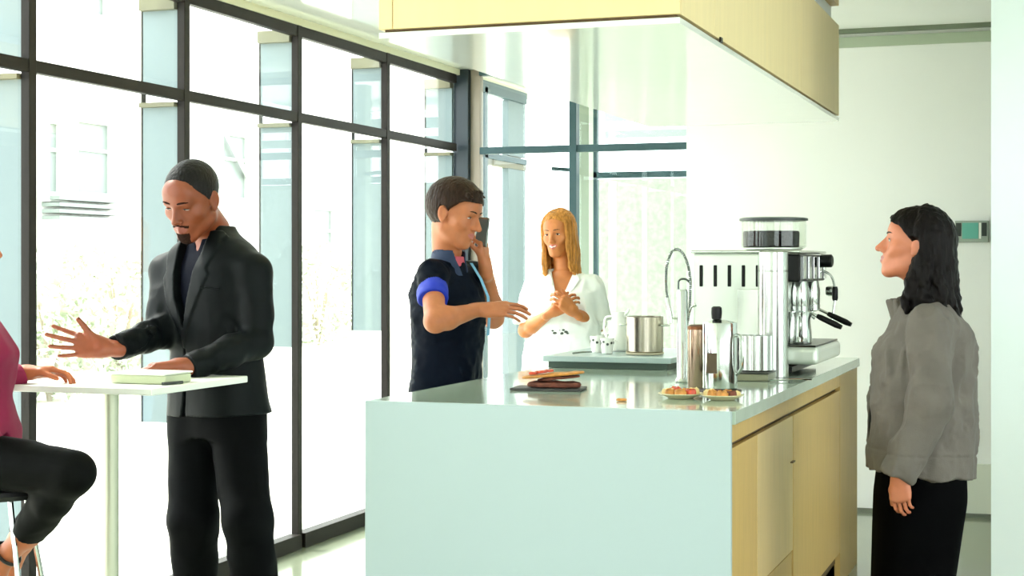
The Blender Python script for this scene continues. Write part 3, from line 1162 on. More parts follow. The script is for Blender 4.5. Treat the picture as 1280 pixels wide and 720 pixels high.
# head bridge
MB().box(EX1 - .04, EX1 + .055, EY0 + .01, EY1 - .01, ZB1 - .115, ZB1 - .004).build('head_panel', M_dk, em, bevel=.006)
for j in range(5):
    y = EY0 + .06 + j * .14
    MB().box(EX1 + .054, EX1 + .062, y, y + .07, ZB1 - .105, ZB1 - .012).build('chrome_plate', M_chrome, em, bevel=.002)
for j, y in enumerate((EY0 + .16, EY0 + .47)):
    g = MB().lathe((EX1 + .03, y, ZB1 - .215), [(.034, 0), (.036, .01), (.036, .06), (.030, .10)], 28).build('group_head', M_chrome, em, smooth=True)
    pf = MB().lathe((EX1 + .03, y, ZB1 - .245), [(.020, 0), (.036, .006), (.037, .03)], 28)
    pf.build('portafilter_basket', M_chrome, em, smooth=True)
    hv = nrm([.92, -.10 - .05 * j, -.42])
    p0 = np.array([EX1 + .06, y, ZB1 - .235])
    h_ = MB().tube([p0, p0 + hv * .05], .006, 10).build('neck', M_chrome, em, smooth=True)
    MB().tube([p0 + hv * .045, p0 + hv * .06, p0 + hv * .13, p0 + hv * .155], [.009, .0115, .013, .009], 14).build('portafilter_handle', M_dk, em, smooth=True)
    MB().tube([np.array([EX1 + .03, y, ZB1 - .245]), np.array([EX1 + .03, y, ZB1 - .262]), np.array([EX1 + .045, y, ZB1 - .275])], .007, 10).build('spout', M_chrome, em, smooth=True)
kb = MB().lathe((EX1 + .058, EY0 + .55, ZB1 - .03), [(.026, 0), (.028, .006), (.028, .045), (.022, .05)], 22, ax=(1, -.1, 0))
kb.build('steam_knob', M_dk, em, smooth=True)
wnd = [np.array([EX1 + .06, EY0 + .58, ZB1 - .07]), np.array([EX1 + .10, EY0 + .58, ZB1 - .10]), np.array([EX1 + .115, EY0 + .57, ZB1 - .18]), np.array([EX1 + .10, EY0 + .56, ZB1 - .30])]
MB().tube(wnd, .0055, 10).build('steam_wand', M_chrome, em, smooth=True)
MB().lathe((EX1 + .115, EY0 + .57, ZB1 - .2), [(.01, 0), (.013, .01), (.013, .05), (.01, .06)], 14).build('wand_grip', M_dk, em, smooth=True)
MB().lathe((EX1 + .07, EY0 + .62, ZB1 - .16), [(.018, 0), (.022, .01), (.022, .035), (.014, .045)], 16, ax=(1, 0, 0)).build('pressure_gauge', M_chrome, em, smooth=True)
# bean hopper
HXc, HYc = PY(967, 6.62), 6.62
R_ = .135
hp = MB().lathe((HXc, HYc, ZB1 + .012), [(.10, 0), (.12, .006), (.12, .012)], 44).build('hopper_base', M_wst, em, smooth=True)
hp = MB().lathe((HXc, HYc, ZB1 + .02), [(R_ - .01, 0), (R_, .01), (R_, .115), (R_ - .004, .115), (R_ - .004, .012), (R_ - .014, .006)], 48).build('bean_hopper', glass_mat('hopper_glass', (.93, .95, .92), .02), em, smooth=True)
MB().lathe((HXc - .01, HYc, ZB1 + .026), [(R_ - .02, 0), (R_ - .018, .06), (R_ - .022, .068)], 40).build('coffee_beans', mat('dark_coffee_beans', srgb(14, 9, 7), .6, var=.4, vscale=60, bump=1.0, bscale=90, spec=.1), hp, smooth=True)
MB().lathe((HXc, HYc, ZB1 + .135), [(R_ - .005, 0), (R_ + .007, .002), (R_ + .007, .011), (R_ - .01, .015)], 48).build('hopper_lid', mat('dark_green_grey_lid', srgb(52, 62, 58), .35), em, smooth=True)


def jug(x, y, z, r, h, label, name='milk_jug', cat='jug', group=None, spout=(1, 0), hdl=None):
    th = thing(name, (x, y, z), label, cat, group)
    o = MB().lathe((x, y, z), [(r * .97, 0), (r, .004), (r, h * .35), (r * .86, h * .75), (r * .92, h), (r * .88, h), (r * .82, h * .75), (r * .95, h * .35), (r * .94, .008)], 36).build('body', M_chrome, th, smooth=True)
    hx, hy = hdl if hdl else (-spout[0], -spout[1])
    pts = [(x + hx * r * .86, y + hy * r * .86, z + h * .85), (x + hx * r * 1.5, y + hy * r * 1.5, z + h * .82), (x + hx * r * 1.62, y + hy * r * 1.62, z + h * .5), (x + hx * r * .95, y + hy * r * .95, z + h * .25)]
    MB().tube(pts, .0045, 8).build('handle', M_chrome, th, smooth=True)
    sp = MB()
    sp._add([(x + spout[0] * r * .8 - spout[1] * r * .35, y + spout[1] * r * .8 + spout[0] * r * .35, z + h * .8), (x + spout[0] * r * .8 + spout[1] * r * .35, y + spout[1] * r * .8 - spout[0] * r * .35, z + h * .8),
             (x + spout[0] * r * 1.25, y + spout[1] * r * 1.25, z + h * 1.03), (x + spout[0] * r * .85, y + spout[1] * r * .85, z + h * .7)], [(0, 2, 3), (1, 3, 2), (0, 3, 1)])
    sp.build('spout', M_chrome, th)
    return th


jug(EX1 + .035, EY0 + .12, IZ + .1225, .050, .13, 'polished steel milk jug under the espresso group on the drip tray', spout=(.9, .4), hdl=(.2, -.98))

# fluted steel bin on a flat tray beside the machine
fx, fy = PY(945, 6.10), 6.10
kbx = thing('knock_box', (fx, fy, IZ + .034), 'fluted steel knock box on a flat tray, left of the chrome column', 'knock box')
V = MB()
nn = 72
rows = [(.060, 0), (.064, .004), (.064, .136), (.058, .137), (.058, .01)]
VV, FF = [], []
for r, h in rows:
    for i in range(nn * 2):
        a = math.pi * i / nn
        rr = r + (.0018 if (i // 3) % 2 == 0 and r > .059 else 0)
        VV.append((fx + rr * math.cos(a), fy + rr * math.sin(a), IZ + .0345 + h))
for j in range(len(rows) - 1):
    for i in range(nn * 2):
        k = (i + 1) % (nn * 2)
        FF.append((j * nn * 2 + i, j * nn * 2 + k, (j + 1) * nn * 2 + k, (j + 1) * nn * 2 + i))
FF.append(tuple(range(nn * 2 - 1, -1, -1)))
FF.append(tuple((len(rows) - 1) * nn * 2 + i for i in range(nn * 2)))
V._add(VV, FF)
V.build('body', M_st, kbx)
MB().tube([(fx - .066, fy, IZ + .05), (fx - .075, fy, IZ + .10), (fx - .066, fy, IZ + .16)], .006, 8).build('handle', M_dk, kbx, smooth=True)
kt = thing('tray', (fx, fy, IZ), 'flat grey tray under the fluted steel knock box', 'tray')
MB().box(fx - .072, fx + .064, fy - .10, fy + .075, IZ + .001, IZ + .027).build('body', mat('grey_olive_tray', srgb(150, 150, 124), .3, .3), kt, bevel=.003)
MB().box(fx - .074, fx + .066, fy - .102, fy + .077, IZ + .0275, IZ + .033).build('rim', mat('dark_tray_rim', srgb(50, 50, 42), .4), kt, bevel=.002)
sp0 = np.array([fx + .10, fy - .09, IZ + .006])
sp = MB().tube([sp0, sp0 + np.array([.05, .02, .004]), sp0 + np.array([.12, .05, .002])], [.004, .003, .003], 8)
sp.lathe(sp0 - np.array([.012, .004, 0]), [(.001, -.004), (.014, -.003), (.016, .002), (.012, .003), (.001, -.001)], 20, sx=1.3)
props(sp.build('spoon', M_chrome, smooth=True), 'small steel spoon lying beside the flat tray by the machine', 'spoon')

# ------------------------------------------------------------------ coffee server, canister, tap
kx, ky = PY(900, 5.43), 5.43
ks = thing('coffee_press', (kx, ky, IZ), 'tall polished steel coffee press with a black knob, among the pastry plates', 'coffee press')
rk = .060
MB().lathe((kx, ky, IZ + .014), [(rk * .98, 0), (rk, .004), (rk, .225), (rk * .97, .229), (rk * .5, .236), (.012, .240)], 44).build('body', M_chrome, ks, smooth=True)
MB().lathe((kx, ky, IZ + .255), [(.005, -.002), (.006, .002)], 16).build('rod', M_chrome, ks, smooth=True)
MB().lathe((kx - .012, ky, IZ + .254), [(.008, -.004), (.017, .002), (.019, .022), (.018, .040), (.012, .045)], 22).build('knob', M_dk, ks, smooth=True)
MB().tube([(kx + .054, ky - .005, IZ + .20), (kx + .078, ky - .02, IZ + .19), (kx + .082, ky - .02, IZ + .10), (kx + .054, ky - .005, IZ + .06)], .006, 10).build('handle', M_chrome, ks, smooth=True)
MB().box(kx - .034, kx + .002, ky - rk - .001, ky - rk + .012, IZ + .07, IZ + .14).build('nameplate', mat('dark_bronze_plate', srgb(86, 72, 56), .3, .6), ks, bevel=.001)
MB().lathe((kx, ky, IZ), [(.070, .001), (.076, .006), (.074, .012), (.05, .013)], 40).build('coaster', mat('dark_coaster', srgb(40, 26, 18), .4), ks, smooth=True)

cx2, cy2 = PY(874, 5.62), 5.62
cn = thing('canister', (cx2, cy2, IZ), 'copper tinted steel canister standing behind the coffee press', 'canister')
MB().lathe((cx2, cy2, IZ), [(.040, .001), (.042, .004), (.042, .21)], 36).build('body', mat('copper_steel', srgb(176, 150, 132), .2, 1.0, var=.05), cn, smooth=True)
MB().lathe((cx2, cy2, IZ), [(.043, .2105), (.043, .222), (.03, .228)], 36).build('lid', mat('copper_lid', srgb(120, 76, 50), .3, .8), cn, smooth=True)

# spring tap
fx0, fy0 = PY(853, 5.86), 5.86
fa = thing('spring_tap', (fx0, fy0, IZ), 'chrome kitchen tap with a tall spring hose arch, in the middle of the island', 'tap')
s_ = 5.90 / FOC
def TP(px, py, dy=0.0):
    y = fy0 + dy
    x = PY(px, y)
    return np.array([x, y, HC + (332 - py) / FOC * float(np.dot(np.array([x, y, 0]), FW))])
MB().lathe((fx0, fy0, IZ), [(.027, .001), (.028, .006), (.024, .012), (.021, .02), (.021, .34), (.017, .35)], 30).build('riser', M_chrome, fa, smooth=True)
arch = [TP(853, 352), TP(857, 330)] if False else []
pts = [TP(834, 372), TP(832.5, 350), TP(834, 330), TP(839, 316), TP(846, 311.5), TP(853, 316), TP(859, 328), TP(862.5, 345), TP(863, 362), TP(862, 385), TP(858, 410), TP(853, 430)]
dense = []
for i in range(len(pts) - 1):
    p0, p1, p2, p3 = pts[max(i - 1, 0)], pts[i], pts[i + 1], pts[min(i + 2, len(pts) - 1)]
    for t in np.linspace(0, 1, 10, endpoint=False):
        dense.append(.5 * ((2 * p1) + (-p0 + p2) * t + (2 * p0 - 5 * p1 + 4 * p2 - p3) * t * t + (-p0 + 3 * p1 - 3 * p2 + p3) * t ** 3))
dense.append(pts[-1])
M_hose = mat('grey_hose', srgb(96, 104, 100), .35, .7)
hz = MB().tube(dense, .0046, 10).build('hose', M_hose, fa, smooth=True)
coil = []
L = 0
prev = dense[0]
for i in range(len(dense) - 1):
    for t in np.linspace(0, 1, 6, endpoint=False):
        p = dense[i] * (1 - t) + dense[i + 1] * t
        L += np.linalg.norm(p - prev)
        prev = p
        tg = nrm(dense[i + 1] - dense[i])
        n1 = nrm(np.cross(tg, [0, 1, .01]))
        n2 = np.cross(tg, n1)
        a = L / .0075 * 2 * math.pi
        coil.append(p + (n1 * math.cos(a) + n2 * math.sin(a)) * .0065)
MB().tube(coil, .0012, 4).build('spring', M_chrome, hz, smooth=True)
hv = TP(834, 372)
MB().tube([hv, TP(834.5, 380), TP(837, 392), TP(838, 404)], [.008, .011, .012, .010], 16).build('spray_head', M_chrome, fa, smooth=True)
MB().tube([TP(848, 352), TP(851, 349), TP(857, 349), TP(862, 353)], .004, 8).build('hose_clip', M_hose, fa, smooth=True)
MB().tube([TP(848, 352), TP(848, 384)], .004, 8).build('support_rod', M_hose, fa, smooth=True)
MB().tube([TP(848, 398), TP(838, 398)], .0045, 8).build('holder_arm', M_chrome, fa, smooth=True)
MB().tube([TP(851, 420), TP(864, 384), TP(870, 381)], [.006, .005, .007], 8).build('lever', M_chrome, fa, smooth=True)

# ------------------------------------------------------------------ raised white slab with pot and jugs at the rear left of the island
sl = thing('serving_slab', (-1.87, 6.8, IZ), 'thin white serving slab raised on a dark base at the rear left of the island', 'serving board')
SZ = IZ + .052
MB().box(-2.15, -1.585, 6.50, 7.30, SZ - .024, SZ).build('slab', M_front, sl, bevel=.003)
MB().box(-2.13, -1.605, 6.52, 7.28, IZ + .001, SZ - .024).build('base', mat('dark_green_base', srgb(72, 88, 80), .5), sl)  # dark colour stands in for the shadow gap under the slab

def on_slab(px, y):
    return PY(px, y), y
px_, py_ = on_slab(806, 6.72)
pt = thing('stockpot', (px_, py_, SZ), 'brushed steel stockpot on the white slab, left of the tap', 'pot')
M_pot = mat('warm_brushed_steel', srgb(172, 164, 150), .25, 1.0, var=.18, vscale=30, stretch=(1, 1, .02))
MB().lathe((px_, py_, SZ), [(.078, .012), (.081, .016), (.081, .165), (.084, .168), (.079, .168), (.077, .02)], 48).build('body', M_pot, pt, smooth=True)
MB().lathe((px_, py_, SZ), [(.07, .0005), (.082, .004), (.084, .011), (.06, .012)], 40).build('trivet', mat('cream_trivet', srgb(214, 204, 176), .5), pt, smooth=True)
for q in (-1, 1):
    MB().tube([(px_ + q * .081, py_ - .03, SZ + .13), (px_ + q * .105, py_ - .025, SZ + .13), (px_ + q * .105, py_ + .025, SZ + .13), (px_ + q * .081, py_ + .03, SZ + .13)], .004, 8).build('handle', M_chrome, pt, smooth=True)
px_, py_ = on_slab(774, 6.92)
pc = thing('pitcher', (px_, py_, SZ), 'tall white porcelain pitcher on the slab, left of the stockpot', 'pitcher')
M_por = mat('white_porcelain', srgb(244, 246, 240), .15, var=.005)
MB().lathe((px_, py_, SZ), [(.036, .001), (.046, .01), (.05, .06), (.036, .13), (.032, .16), (.038, .18), (.034, .18), (.028, .155)], 36).build('body', M_por, pc, smooth=True)
MB().tube([(px_ - .034, py_, SZ + .16), (px_ - .065, py_, SZ + .15), (px_ - .07, py_, SZ + .09), (px_ - .047, py_, SZ + .05)], .005, 8).build('handle', M_por, pc, smooth=True)
MB().tube([(px_ + .028, py_ - .01, SZ + .165), (px_ + .052, py_ - .02, SZ + .19)], [.010, .006], 10).build('spout', M_por, pc, smooth=True)


def glass_cup(px, y, r, h, label, patt):
    x, y = on_slab(px, y)
    th = thing('cup', (x, y, SZ), label, 'cup', 'cups beside the pitcher')
    MB().lathe((x, y, SZ), [(r * .7, .001), (r * .8, .004), (r, h), (r * .93, h), (r * .7, .01)], 30).build('body', M_por, th, smooth=True)
    b = MB()
    for i in range(10):
        a = i * .63
        b.lathe((x + (r * .93 + .001) * math.cos(a), y + (r * .93 + .001) * math.sin(a), SZ + h * .7 + .006 * math.sin(i * 2.1)), [(.004, -.0005), (.006, .0008), (.002, .0016)], 8, ax=(math.cos(a), math.sin(a), 0))
    b.build('pattern', mat('grey_print', srgb(70, 80, 76), .5), th)
    MB().tube([(x + r * .9, y, SZ + h * .85), (x + r * 1.5, y, SZ + h * .75), (x + r * 1.4, y, SZ + h * .3), (x + r * .75, y, SZ + h * .2)], .003, 8).build('handle', M_por, th, smooth=True)


glass_cup(746, 6.80, .030, .075, "white patterned cup on the slab nearest the blonde woman's elbow", 0)
glass_cup(759, 6.72, .030, .070, 'white patterned cup on the slab next to the porcelain pitcher', 1)
sv = MB()
p0 = np.array([PY(716, 6.62), 6.62, SZ + .006])
p1 = np.array([PY(738, 6.70), 6.72, SZ + .008])
sv.tube([p0, p0 * .5 + p1 * .5 + [0, 0, .002], p1], [.004, .004, .003], 8)
props(sv.build('butter_knife', mat('dark_knife_steel', srgb(120, 130, 124), .25, .8), smooth=True), 'dark table knife lying on the white slab in front of the blonde woman', 'knife')

# ------------------------------------------------------------------ food
M_slate = mat('dark_slate', srgb(58, 56, 56), .5, var=.2, vscale=30)
M_crust = mat('baked_crust', srgb(206, 140, 66), .55, var=.35, vscale=40, bump=.8, bscale=80)
M_bread = mat('dark_rye_bread', srgb(112, 58, 40), .7, var=.3, vscale=60, bump=.9, bscale=110)
M_sal = mat('red_tomato_slice', srgb(206, 74, 40), .35, var=.25, vscale=60)
M_cream = mat('cream_topping', srgb(238, 214, 150), .5, var=.1, vscale=40, bump=.4)
bxp, byp = PY(690, 5.36), 5.36
bo = thing('serving_board', (bxp, byp, IZ), 'dark slate board at the front left of the island, under the bread', 'serving board')
e1, e2 = nrm([1, .12, 0]), nrm([-.12, 1, 0])
MB().obox((bxp - .012, byp, IZ + .005), e1 * .125, e2 * .075, UP * .004).build('board', M_slate, bo, bevel=.001)


def crusty(name, label, c, e1, e2, a, b, h, m_, cat, tilt=0.0, seed=0, group=None, slots=None, parent=None):
    """an irregular baked slab, thickness h, sizes a x b"""
    n, k = 40, 7
    V, Fc = [], []
    rr = np.random.RandomState(seed)
    ph = rr.uniform(0, 6, 4)
    up = nrm(np.cross(e1, e2))
    for j, (s_, z) in enumerate([(.0, 0), (.75, 0), (.97, .15), (1, .5), (.95, .85), (.7, 1.02), (.35, .96), (.0, .98)]):
        for i in range(n):
            q = 2 * math.pi * i / n
            w = 1 + .04 * math.sin(3 * q + ph[0]) + .03 * math.sin(5 * q + ph[1]) + .02 * math.sin(9 * q + ph[2])
            sq = (abs(math.cos(q)) ** 3 + abs(math.sin(q)) ** 3) ** (-1 / 3)
            r = s_ * w * sq
            zz = z * h + (h * .12 * math.sin(4 * q + ph[3] + j) if z > .5 and s_ < .95 else 0)
            V.append(np.array(c) + e1 * a * r * math.cos(q) + e2 * b * r * math.sin(q) + up * (zz + tilt * r * math.cos(q)))
    for j in range(7):
        for i in range(n):
            l = (i + 1) % n
            Fc.append((j * n + i, j * n + l, (j + 1) * n + l, (j + 1) * n + i))
    mb = MB()
    mb._add(V, Fc)
    o = mb.build(name, m_, parent, smooth=True)
    if parent is None:
        props(o, label, cat, group)
    return o


crusty('rye_bread', 'reddish brown slab of rye bread lying on the dark slate board', (bxp + .01, byp, IZ + .010), e1, e2, .095, .055, .020, M_bread, 'bread', seed=1)
fb = thing('open_sandwich', (bxp, byp, IZ + .03), 'tilted open sandwich with red slices, on top of the rye bread', 'sandwich')
tv = nrm([1, .12, .10])
crusty('flatbread', '', (bxp + .005, byp - .004, IZ + .048), tv, e2, .112, .05, .011, M_crust, 'bread', seed=2, parent=fb)
crusty('filling', '', (bxp + .03, byp - .004, IZ + .039), tv, e2, .075, .045, .009, M_bread, 'bread', seed=3, parent=fb)
for i in range(4):
    p = np.array([bxp - .058 + i * .018, byp - .035 + .012 * (i % 2), IZ + .055 + .003 * i])
    crusty('tomato_slice', '', p, nrm([1, .1, .05]), e2, .017, .015, .009, M_sal, 'tomato', seed=10 + i, parent=fb)
crusty('cookie', 'small brown cookie alone on the worktop between the bread and the pastry plates', (PY(777, 4.98), 4.98, IZ + .001), e1, e2, .017, .013, .008, M_crust, 'cookie', seed=20)


def pastry_plate(px, y, r, label, seed, n, plabel, red=False):
    x = PY(px, y)
    th = thing('plate', (x, y, IZ), label, 'plate', 'pastry plates at the front of the island')
    MB().lathe((x, y, IZ), [(r * .55, .0008), (r * .62, .004), (r, .016), (r * .99, .0185), (r * .6, .008), (.002, .007)], 44).build('dish', mat('cream_stoneware', srgb(214, 204, 164), .3, var=.05), th, smooth=True)
    rr = np.random.RandomState(seed)
    for i in range(n):
        a = 2 * math.pi * i / (n - 1) + .4 if i else 0
        q = r * .58 if i else 0
        m_ = [M_crust, M_crust, M_sal if red else M_bread, M_cream][i % 4]
        crusty('pastry', plabel[i % len(plabel)], (x + q * math.cos(a), y + q * math.sin(a), IZ + (.0115 if i else .009)), nrm([math.cos(a * 2), math.sin(a * 2), .12]), nrm([-math.sin(a * 2), math.cos(a * 2), .05]),
               r * .27, r * .22, .016 + .008 * rr.rand(), m_, 'pastry', seed=seed + i, group='small pastries on the left pastry plate' if px < 870 else 'small pastries on the right pastry plate')


pastry_plate(851, 5.16, .075, 'stoneware plate of orange pastries, left of the two in front of the tap', 40, 8, ['small golden orange pastry heaped on the plate in front of the tap'], True)
pastry_plate(903, 5.14, .070, 'stoneware plate of golden pastries directly in front of the steel coffee press', 60, 8, ['small golden pastry on the plate in front of the steel coffee press'])
# ================================================================== people
def hairmat(name, col, var=.35, rough=.42):
    return mat(name, col, rough, var=var, vscale=90, bump=.9, bscale=120, stretch=(1, 1, .12), spec=.12)


M_iris = mat('dark_brown_iris', (.03, .015, .008), .15)
M_cuffskin = None
VS = .003

# ------------------------------------------------------------------ A: man in the dark blazer at the bar table
M_skA = mat('deep_brown_skin', srgb(130, 64, 34), .45, var=.08, vscale=30, bump=.08, bscale=300, sss=.08)
M_lipA = mat('brown_lips', srgb(140, 76, 62), .4, var=.06)
M_stub = mat('dark_beard_stubble', srgb(40, 24, 18), .8, var=.35, vscale=160, spec=.05)
M_hairA = hairmat('black_cropped_hair', (.010, .009, .009))
M_blz = mat('charcoal_blazer_wool', srgb(13, 17, 18), .48, var=.15, vscale=14, bump=.12, bscale=500, spec=.09)
M_trA = mat('black_trouser_wool', srgb(11, 12, 13), .6, var=.2, vscale=10, bump=.12, bscale=400, spec=.03)
M_shA = mat('dark_navy_shirt', srgb(12, 15, 26), .7, var=.15, bump=.1, bscale=300, spec=.05)
M_btn = mat('black_button', srgb(24, 24, 24), .3)
M_shoe = mat('black_leather', srgb(20, 18, 18), .3)

pel = P(272, 505, 5.62)
nk = P(263, 289, 5.64)
Tf = C3(-.62, .0, .79)
T = Torso(pel, nk, Tf, 1.085)
hA = Head(P(239.5, 250, 5.52), C3(-.38, -.44, .84), C3(-.10, .93, .36), 1.10)
shR, elR, wrR = P(209, 338, 5.74), P(203, 414, 5.60), P(143, 436, 5.33)
shL, elL, wrL = P(318, 338, 5.52), P(321, 428, 5.48), P(233, 461, 5.26)
F = Field(np.minimum(P(75, 520, 5.9), P(75, 520, 5.0)) - .05, P(345, 185, 5.9) + [.25, .25, .0], VS)
F = Field([-3.85, 4.2, .85], [-2.45, 5.6, 1.87], VS)
head(F, hA, jaw=1.05, nose=1.0)
neck(F, hA, nk, .060)
st = [(-.02, 0, 0, .15, .10), (.18, 0, 0, .14, .09), (.36, 0, 0, .16, .10), (.46, 0, -.01, .17, .085), (.55, 0, -.01, .07, .06)]
F.add(T.loft(st), .02)
arm(F, shR, elR, wrR)
arm(F, shL, elL, wrL)
hdR = C3(-.93, .12, .25)
hand(F, wrR + hdR * .03, hdR, C3(.10, .25, .95), C3(-.1, .98, .1), curl=(6, 10, 8), spread=11, sc=1.02, thumb=(.62, .62, .35), tcurl=5,
     curls=[(-14, 4, 4), (4, 10, 8), (10, 12, 8), (18, 12, 10)])
hdL = C3(-.96, -.02, .22)
hand(F, wrL + hdL * .02 + UP * .012, hdL, C3(-.15, -1, .1), C3(-.1, -.1, -.98), curl=(22, 28, 18), spread=5, sc=1.0, thumb=(.8, .5, .25), tcurl=20)


def paintA(c):
    L = hA.loc(c)
    s = np.zeros(len(c), int)
    x, y, z = L.T
    ok = (np.abs(x) < .07) & (y > .0) & (z < -.03) & (z > -.13)
    mou = ok & (y > .08) & (np.abs(z + .0495 + .15 * np.abs(x)) < .0045) & (np.abs(x) < .030)
    goa = ok & (y > .05) & (z < -.076) & (np.abs(x) < .022 + .1 * (z + .115))
    gob = ok & (y > .05) & (np.abs(np.abs(x) - .029) < .0025) & (z < -.050) & (z > -.095)
    s[mou | goa] = 2
    s[lips(L)] = 1
    return s


base = [pel[0], pel[1], 0]
pA = F.obj('person', [M_skA, M_lipA, M_stub], None, base, paintA)
props(pA, 'person in a dark blazer standing at the white bar table, gesturing with an open hand', 'person')
face_bits(F, hA, pA, M_stub, M_iris, look=(-.003, -.003), open_=.32, brow_r=.0036)
# hair
H = Field(hA.c - .17, hA.c + .17, .003)
H.add(scalp(hA, [-.02, -.05, -.035, .005, .030, .055, .078, .082], [-.12, -.06, -.02, .005, .025, .045, .062, .10], grow=.0035, top=.005))
H.warp(folds(.0015, 260, 3))
H.obj('hair', M_hairA, pA)
# shirt
G = Field([-3.5, 4.5, .86], [-2.4, 5.5, 1.62], .005)
tor = [(-.10, 0, .0, .185, .125), (.0, 0, .0, .180, .122), (.18, 0, .0, .160, .112), (.36, 0, 0, .178, .122), (.44, 0, -.005, .185, .112), (.50, 0, -.01, .15, .085), (.55, 0, -.008, .078, .070), (.575, 0, .0, .070, .066)]
G.add(T.loft(tor, 2.3, -.012))
G.add(cap(T.w(0, -.005, .53), T.w(0, .012, .585), .066, .060), .015)
G.cut(T.prim(lambda s_, f_, t_: np.maximum(np.abs(s_) - (t_ - .50) * .55, .52 - t_ - f_ * .35) if True else 0), .004)
G.obj('shirt', M_shA, pA)
# blazer
G = Field([-3.75, 4.35, .78], [-2.4, 5.65, 1.66], .0045)
tb_ = [(-.035, 0, -.005, .208, .146), (.0, 0, -.002, .200, .140), (.18, 0, .0, .172, .128), (.36, 0, 0, .192, .135), (.44, 0, -.005, .195, .124), (.50, 0, -.012, .165, .095), (.555, 0, -.014, .085, .078), (.578, 0, -.012, .076, .072)]
G.add(T.loft(tb_, 2.4))
for a, b, c_ in ((shR, elR, wrR), (shL, elL, wrL)):
    a2 = np.array(a) - UP * .01
    G.add(cap(T.w(0, -.015, .50), a2 + UP * .012, .060, .056), .05)
    G.add(cap(a2, b, .062, .055), .03)
    m_ = b + (c_ - b) * .4
    G.add(cap(b, m_, .055, .050), .02)
    G.add(cap(m_, c_, .050, .040), .02)
    dv = nrm(c_ - b)
    G.cut(endcut(c_ - dv * .012, dv), .002)


def vee(s_, f_, t_):
    w = np.interp(t_, [.17, .24, .36, .50, .60], [0, .004, .042, .072, .085])
    return np.maximum(np.abs(s_ - .012) - w, np.maximum(.17 - t_, .035 - f_))


G.cut(T.prim(vee), .003)
G.cut(T.prim(lambda s_, f_, t_: np.maximum(np.abs(s_) - .064, np.maximum(.53 - t_, -.055 - f_))), .01)
G.cut(T.prim(lambda s_, f_, t_: np.maximum(np.abs(s_ - .012 - .12 * np.maximum(.10 - t_, 0)) - (.003 + .10 * np.maximum(.02 - t_, 0)), np.maximum(t_ - .2, .03 - f_))), .002)


def lapel(x, y, z):
    s_, f_, t_ = T.loc(x, y, z)
    w = np.interp(t_, [.17, .24, .36, .50, .60], [0, .004, .042, .072, .085])
    e = np.abs(s_ - .012) - w
    lw = np.interp(t_, [.20, .42, .44, .50, .56], [.004, .070, .052, .060, .05])
    on = (f_ > .02) & (t_ > .19) & (t_ < .56)
    return np.where(on, -.007 * np.clip((lw - e) / .004, 0, 1) * (e > -.02), 0)


G.warp(lapel, .02)
wE1, wE2 = near_seg(elR - (elR - shR) * .3, elR + (wrR - elR) * .8, .08), near_seg(elL - (elL - shL) * .4, elL + (wrL - elL) * .7, .08)
f1, f2 = folds(.008, 13, 4), folds(.006, 7, 8, ax=T.ax, str_=2.0, ridge=False)
G.warp(lambda x, y, z: f1(x, y, z) * np.maximum(wE1(x, y, z), wE2(x, y, z)) + f2(x, y, z))
f3 = folds(.0045, 20, 12, ax=T.ax, str_=1.6)
G.warp(lambda x, y, z: f3(x, y, z) * (.25 + .75 * np.maximum(wE1(x, y, z), wE2(x, y, z))))
bz = G.obj('blazer', M_blz, pA)
# breast pocket and buttons
for t_ in (.165, .07):
    p = G.march(T.w(-.004, .3, t_), -T.f, .4)
    MB().lathe(p - T.f * .001, [(.009, 0), (.010, .002), (.008, .004)], 16, ax=T.f).build('button', M_btn, bz, smooth=True)
pts = [G.march(T.w(x, .3, .375 + (x + .12) * .12), -T.f, .4) + T.f * .001 for x in np.linspace(-.15, -.085, 8)]
MB().tube(pts, .0035, 6).build('breast_pocket', M_blz, bz, smooth=True)
# trousers
G = Field([-3.6, 4.5, 0.0], [-2.3, 5.75, 1.04], .006)
hpR, hpL = P(245, 522, 5.66), P(296, 520, 5.58)
knR, anR = P(241, 650, 5.56), P(249, 800, 5.70)
knL, anL = P(309, 650, 5.42), P(331, 812, 5.50)
anR[2], anL[2] = .10, .10
G.add(T.loft([(-.10, 0, -.005, .165, .125), (.04, 0, 0, .170, .120), (.10, 0, 0, .160, .11)], 2.3))
for a, b, c_ in ((hpR, knR, anR), (hpL, knL, anL)):
    G.add(cap(a, b, .096, .080), .035)
    G.add(cap(b, c_, .080, .066), .03)
    G.add(cap(c_, c_ - UP * .055, .066, .066), .02)
f1 = folds(.009, 8, 21)
G.warp(lambda x, y, z: f1(x, y, z) * np.clip(1.2 - z, .3, 1))
f3 = folds(.006, 5, 23, ax=UP, str_=3)
G.warp(f3)
G.cut(half([0, 0, .045], UP, [-4, 4, 0], [-2, 6, .3]), .004)
G.obj('trousers', M_trA, pA)
shoe_mesh('shoe', anR, C3(-.5, 0, .86), .29, M_shoe, pA)
shoe_mesh('shoe', anL, C3(-.2, 0, .95), .29, M_shoe, pA)

# ------------------------------------------------------------------ B: man in the navy polo behind the island
M_skB = mat('tanned_skin', srgb(182, 110, 70), .45, var=.07, vscale=30, bump=.08, bscale=300, sss=.08)
M_lipB = mat('rosy_lips', srgb(180, 104, 92), .4, var=.06)
M_hairB = hairmat('dark_brown_hair', srgb(44, 30, 22))
M_polo = mat('dark_navy_polo', srgb(9, 16, 28), .6, var=.12, vscale=12, bump=.15, bscale=500, spec=.05)
M_poloc = mat('navy_polo_collar', srgb(22, 42, 76), .65, var=.1, bump=.1, bscale=500)
M_band = mat('bright_blue_sleeve_band', srgb(10, 44, 176), .6, var=.1)
M_trB = mat('plum_trousers', srgb(88, 58, 78), .7, var=.15, bump=.1, bscale=300)

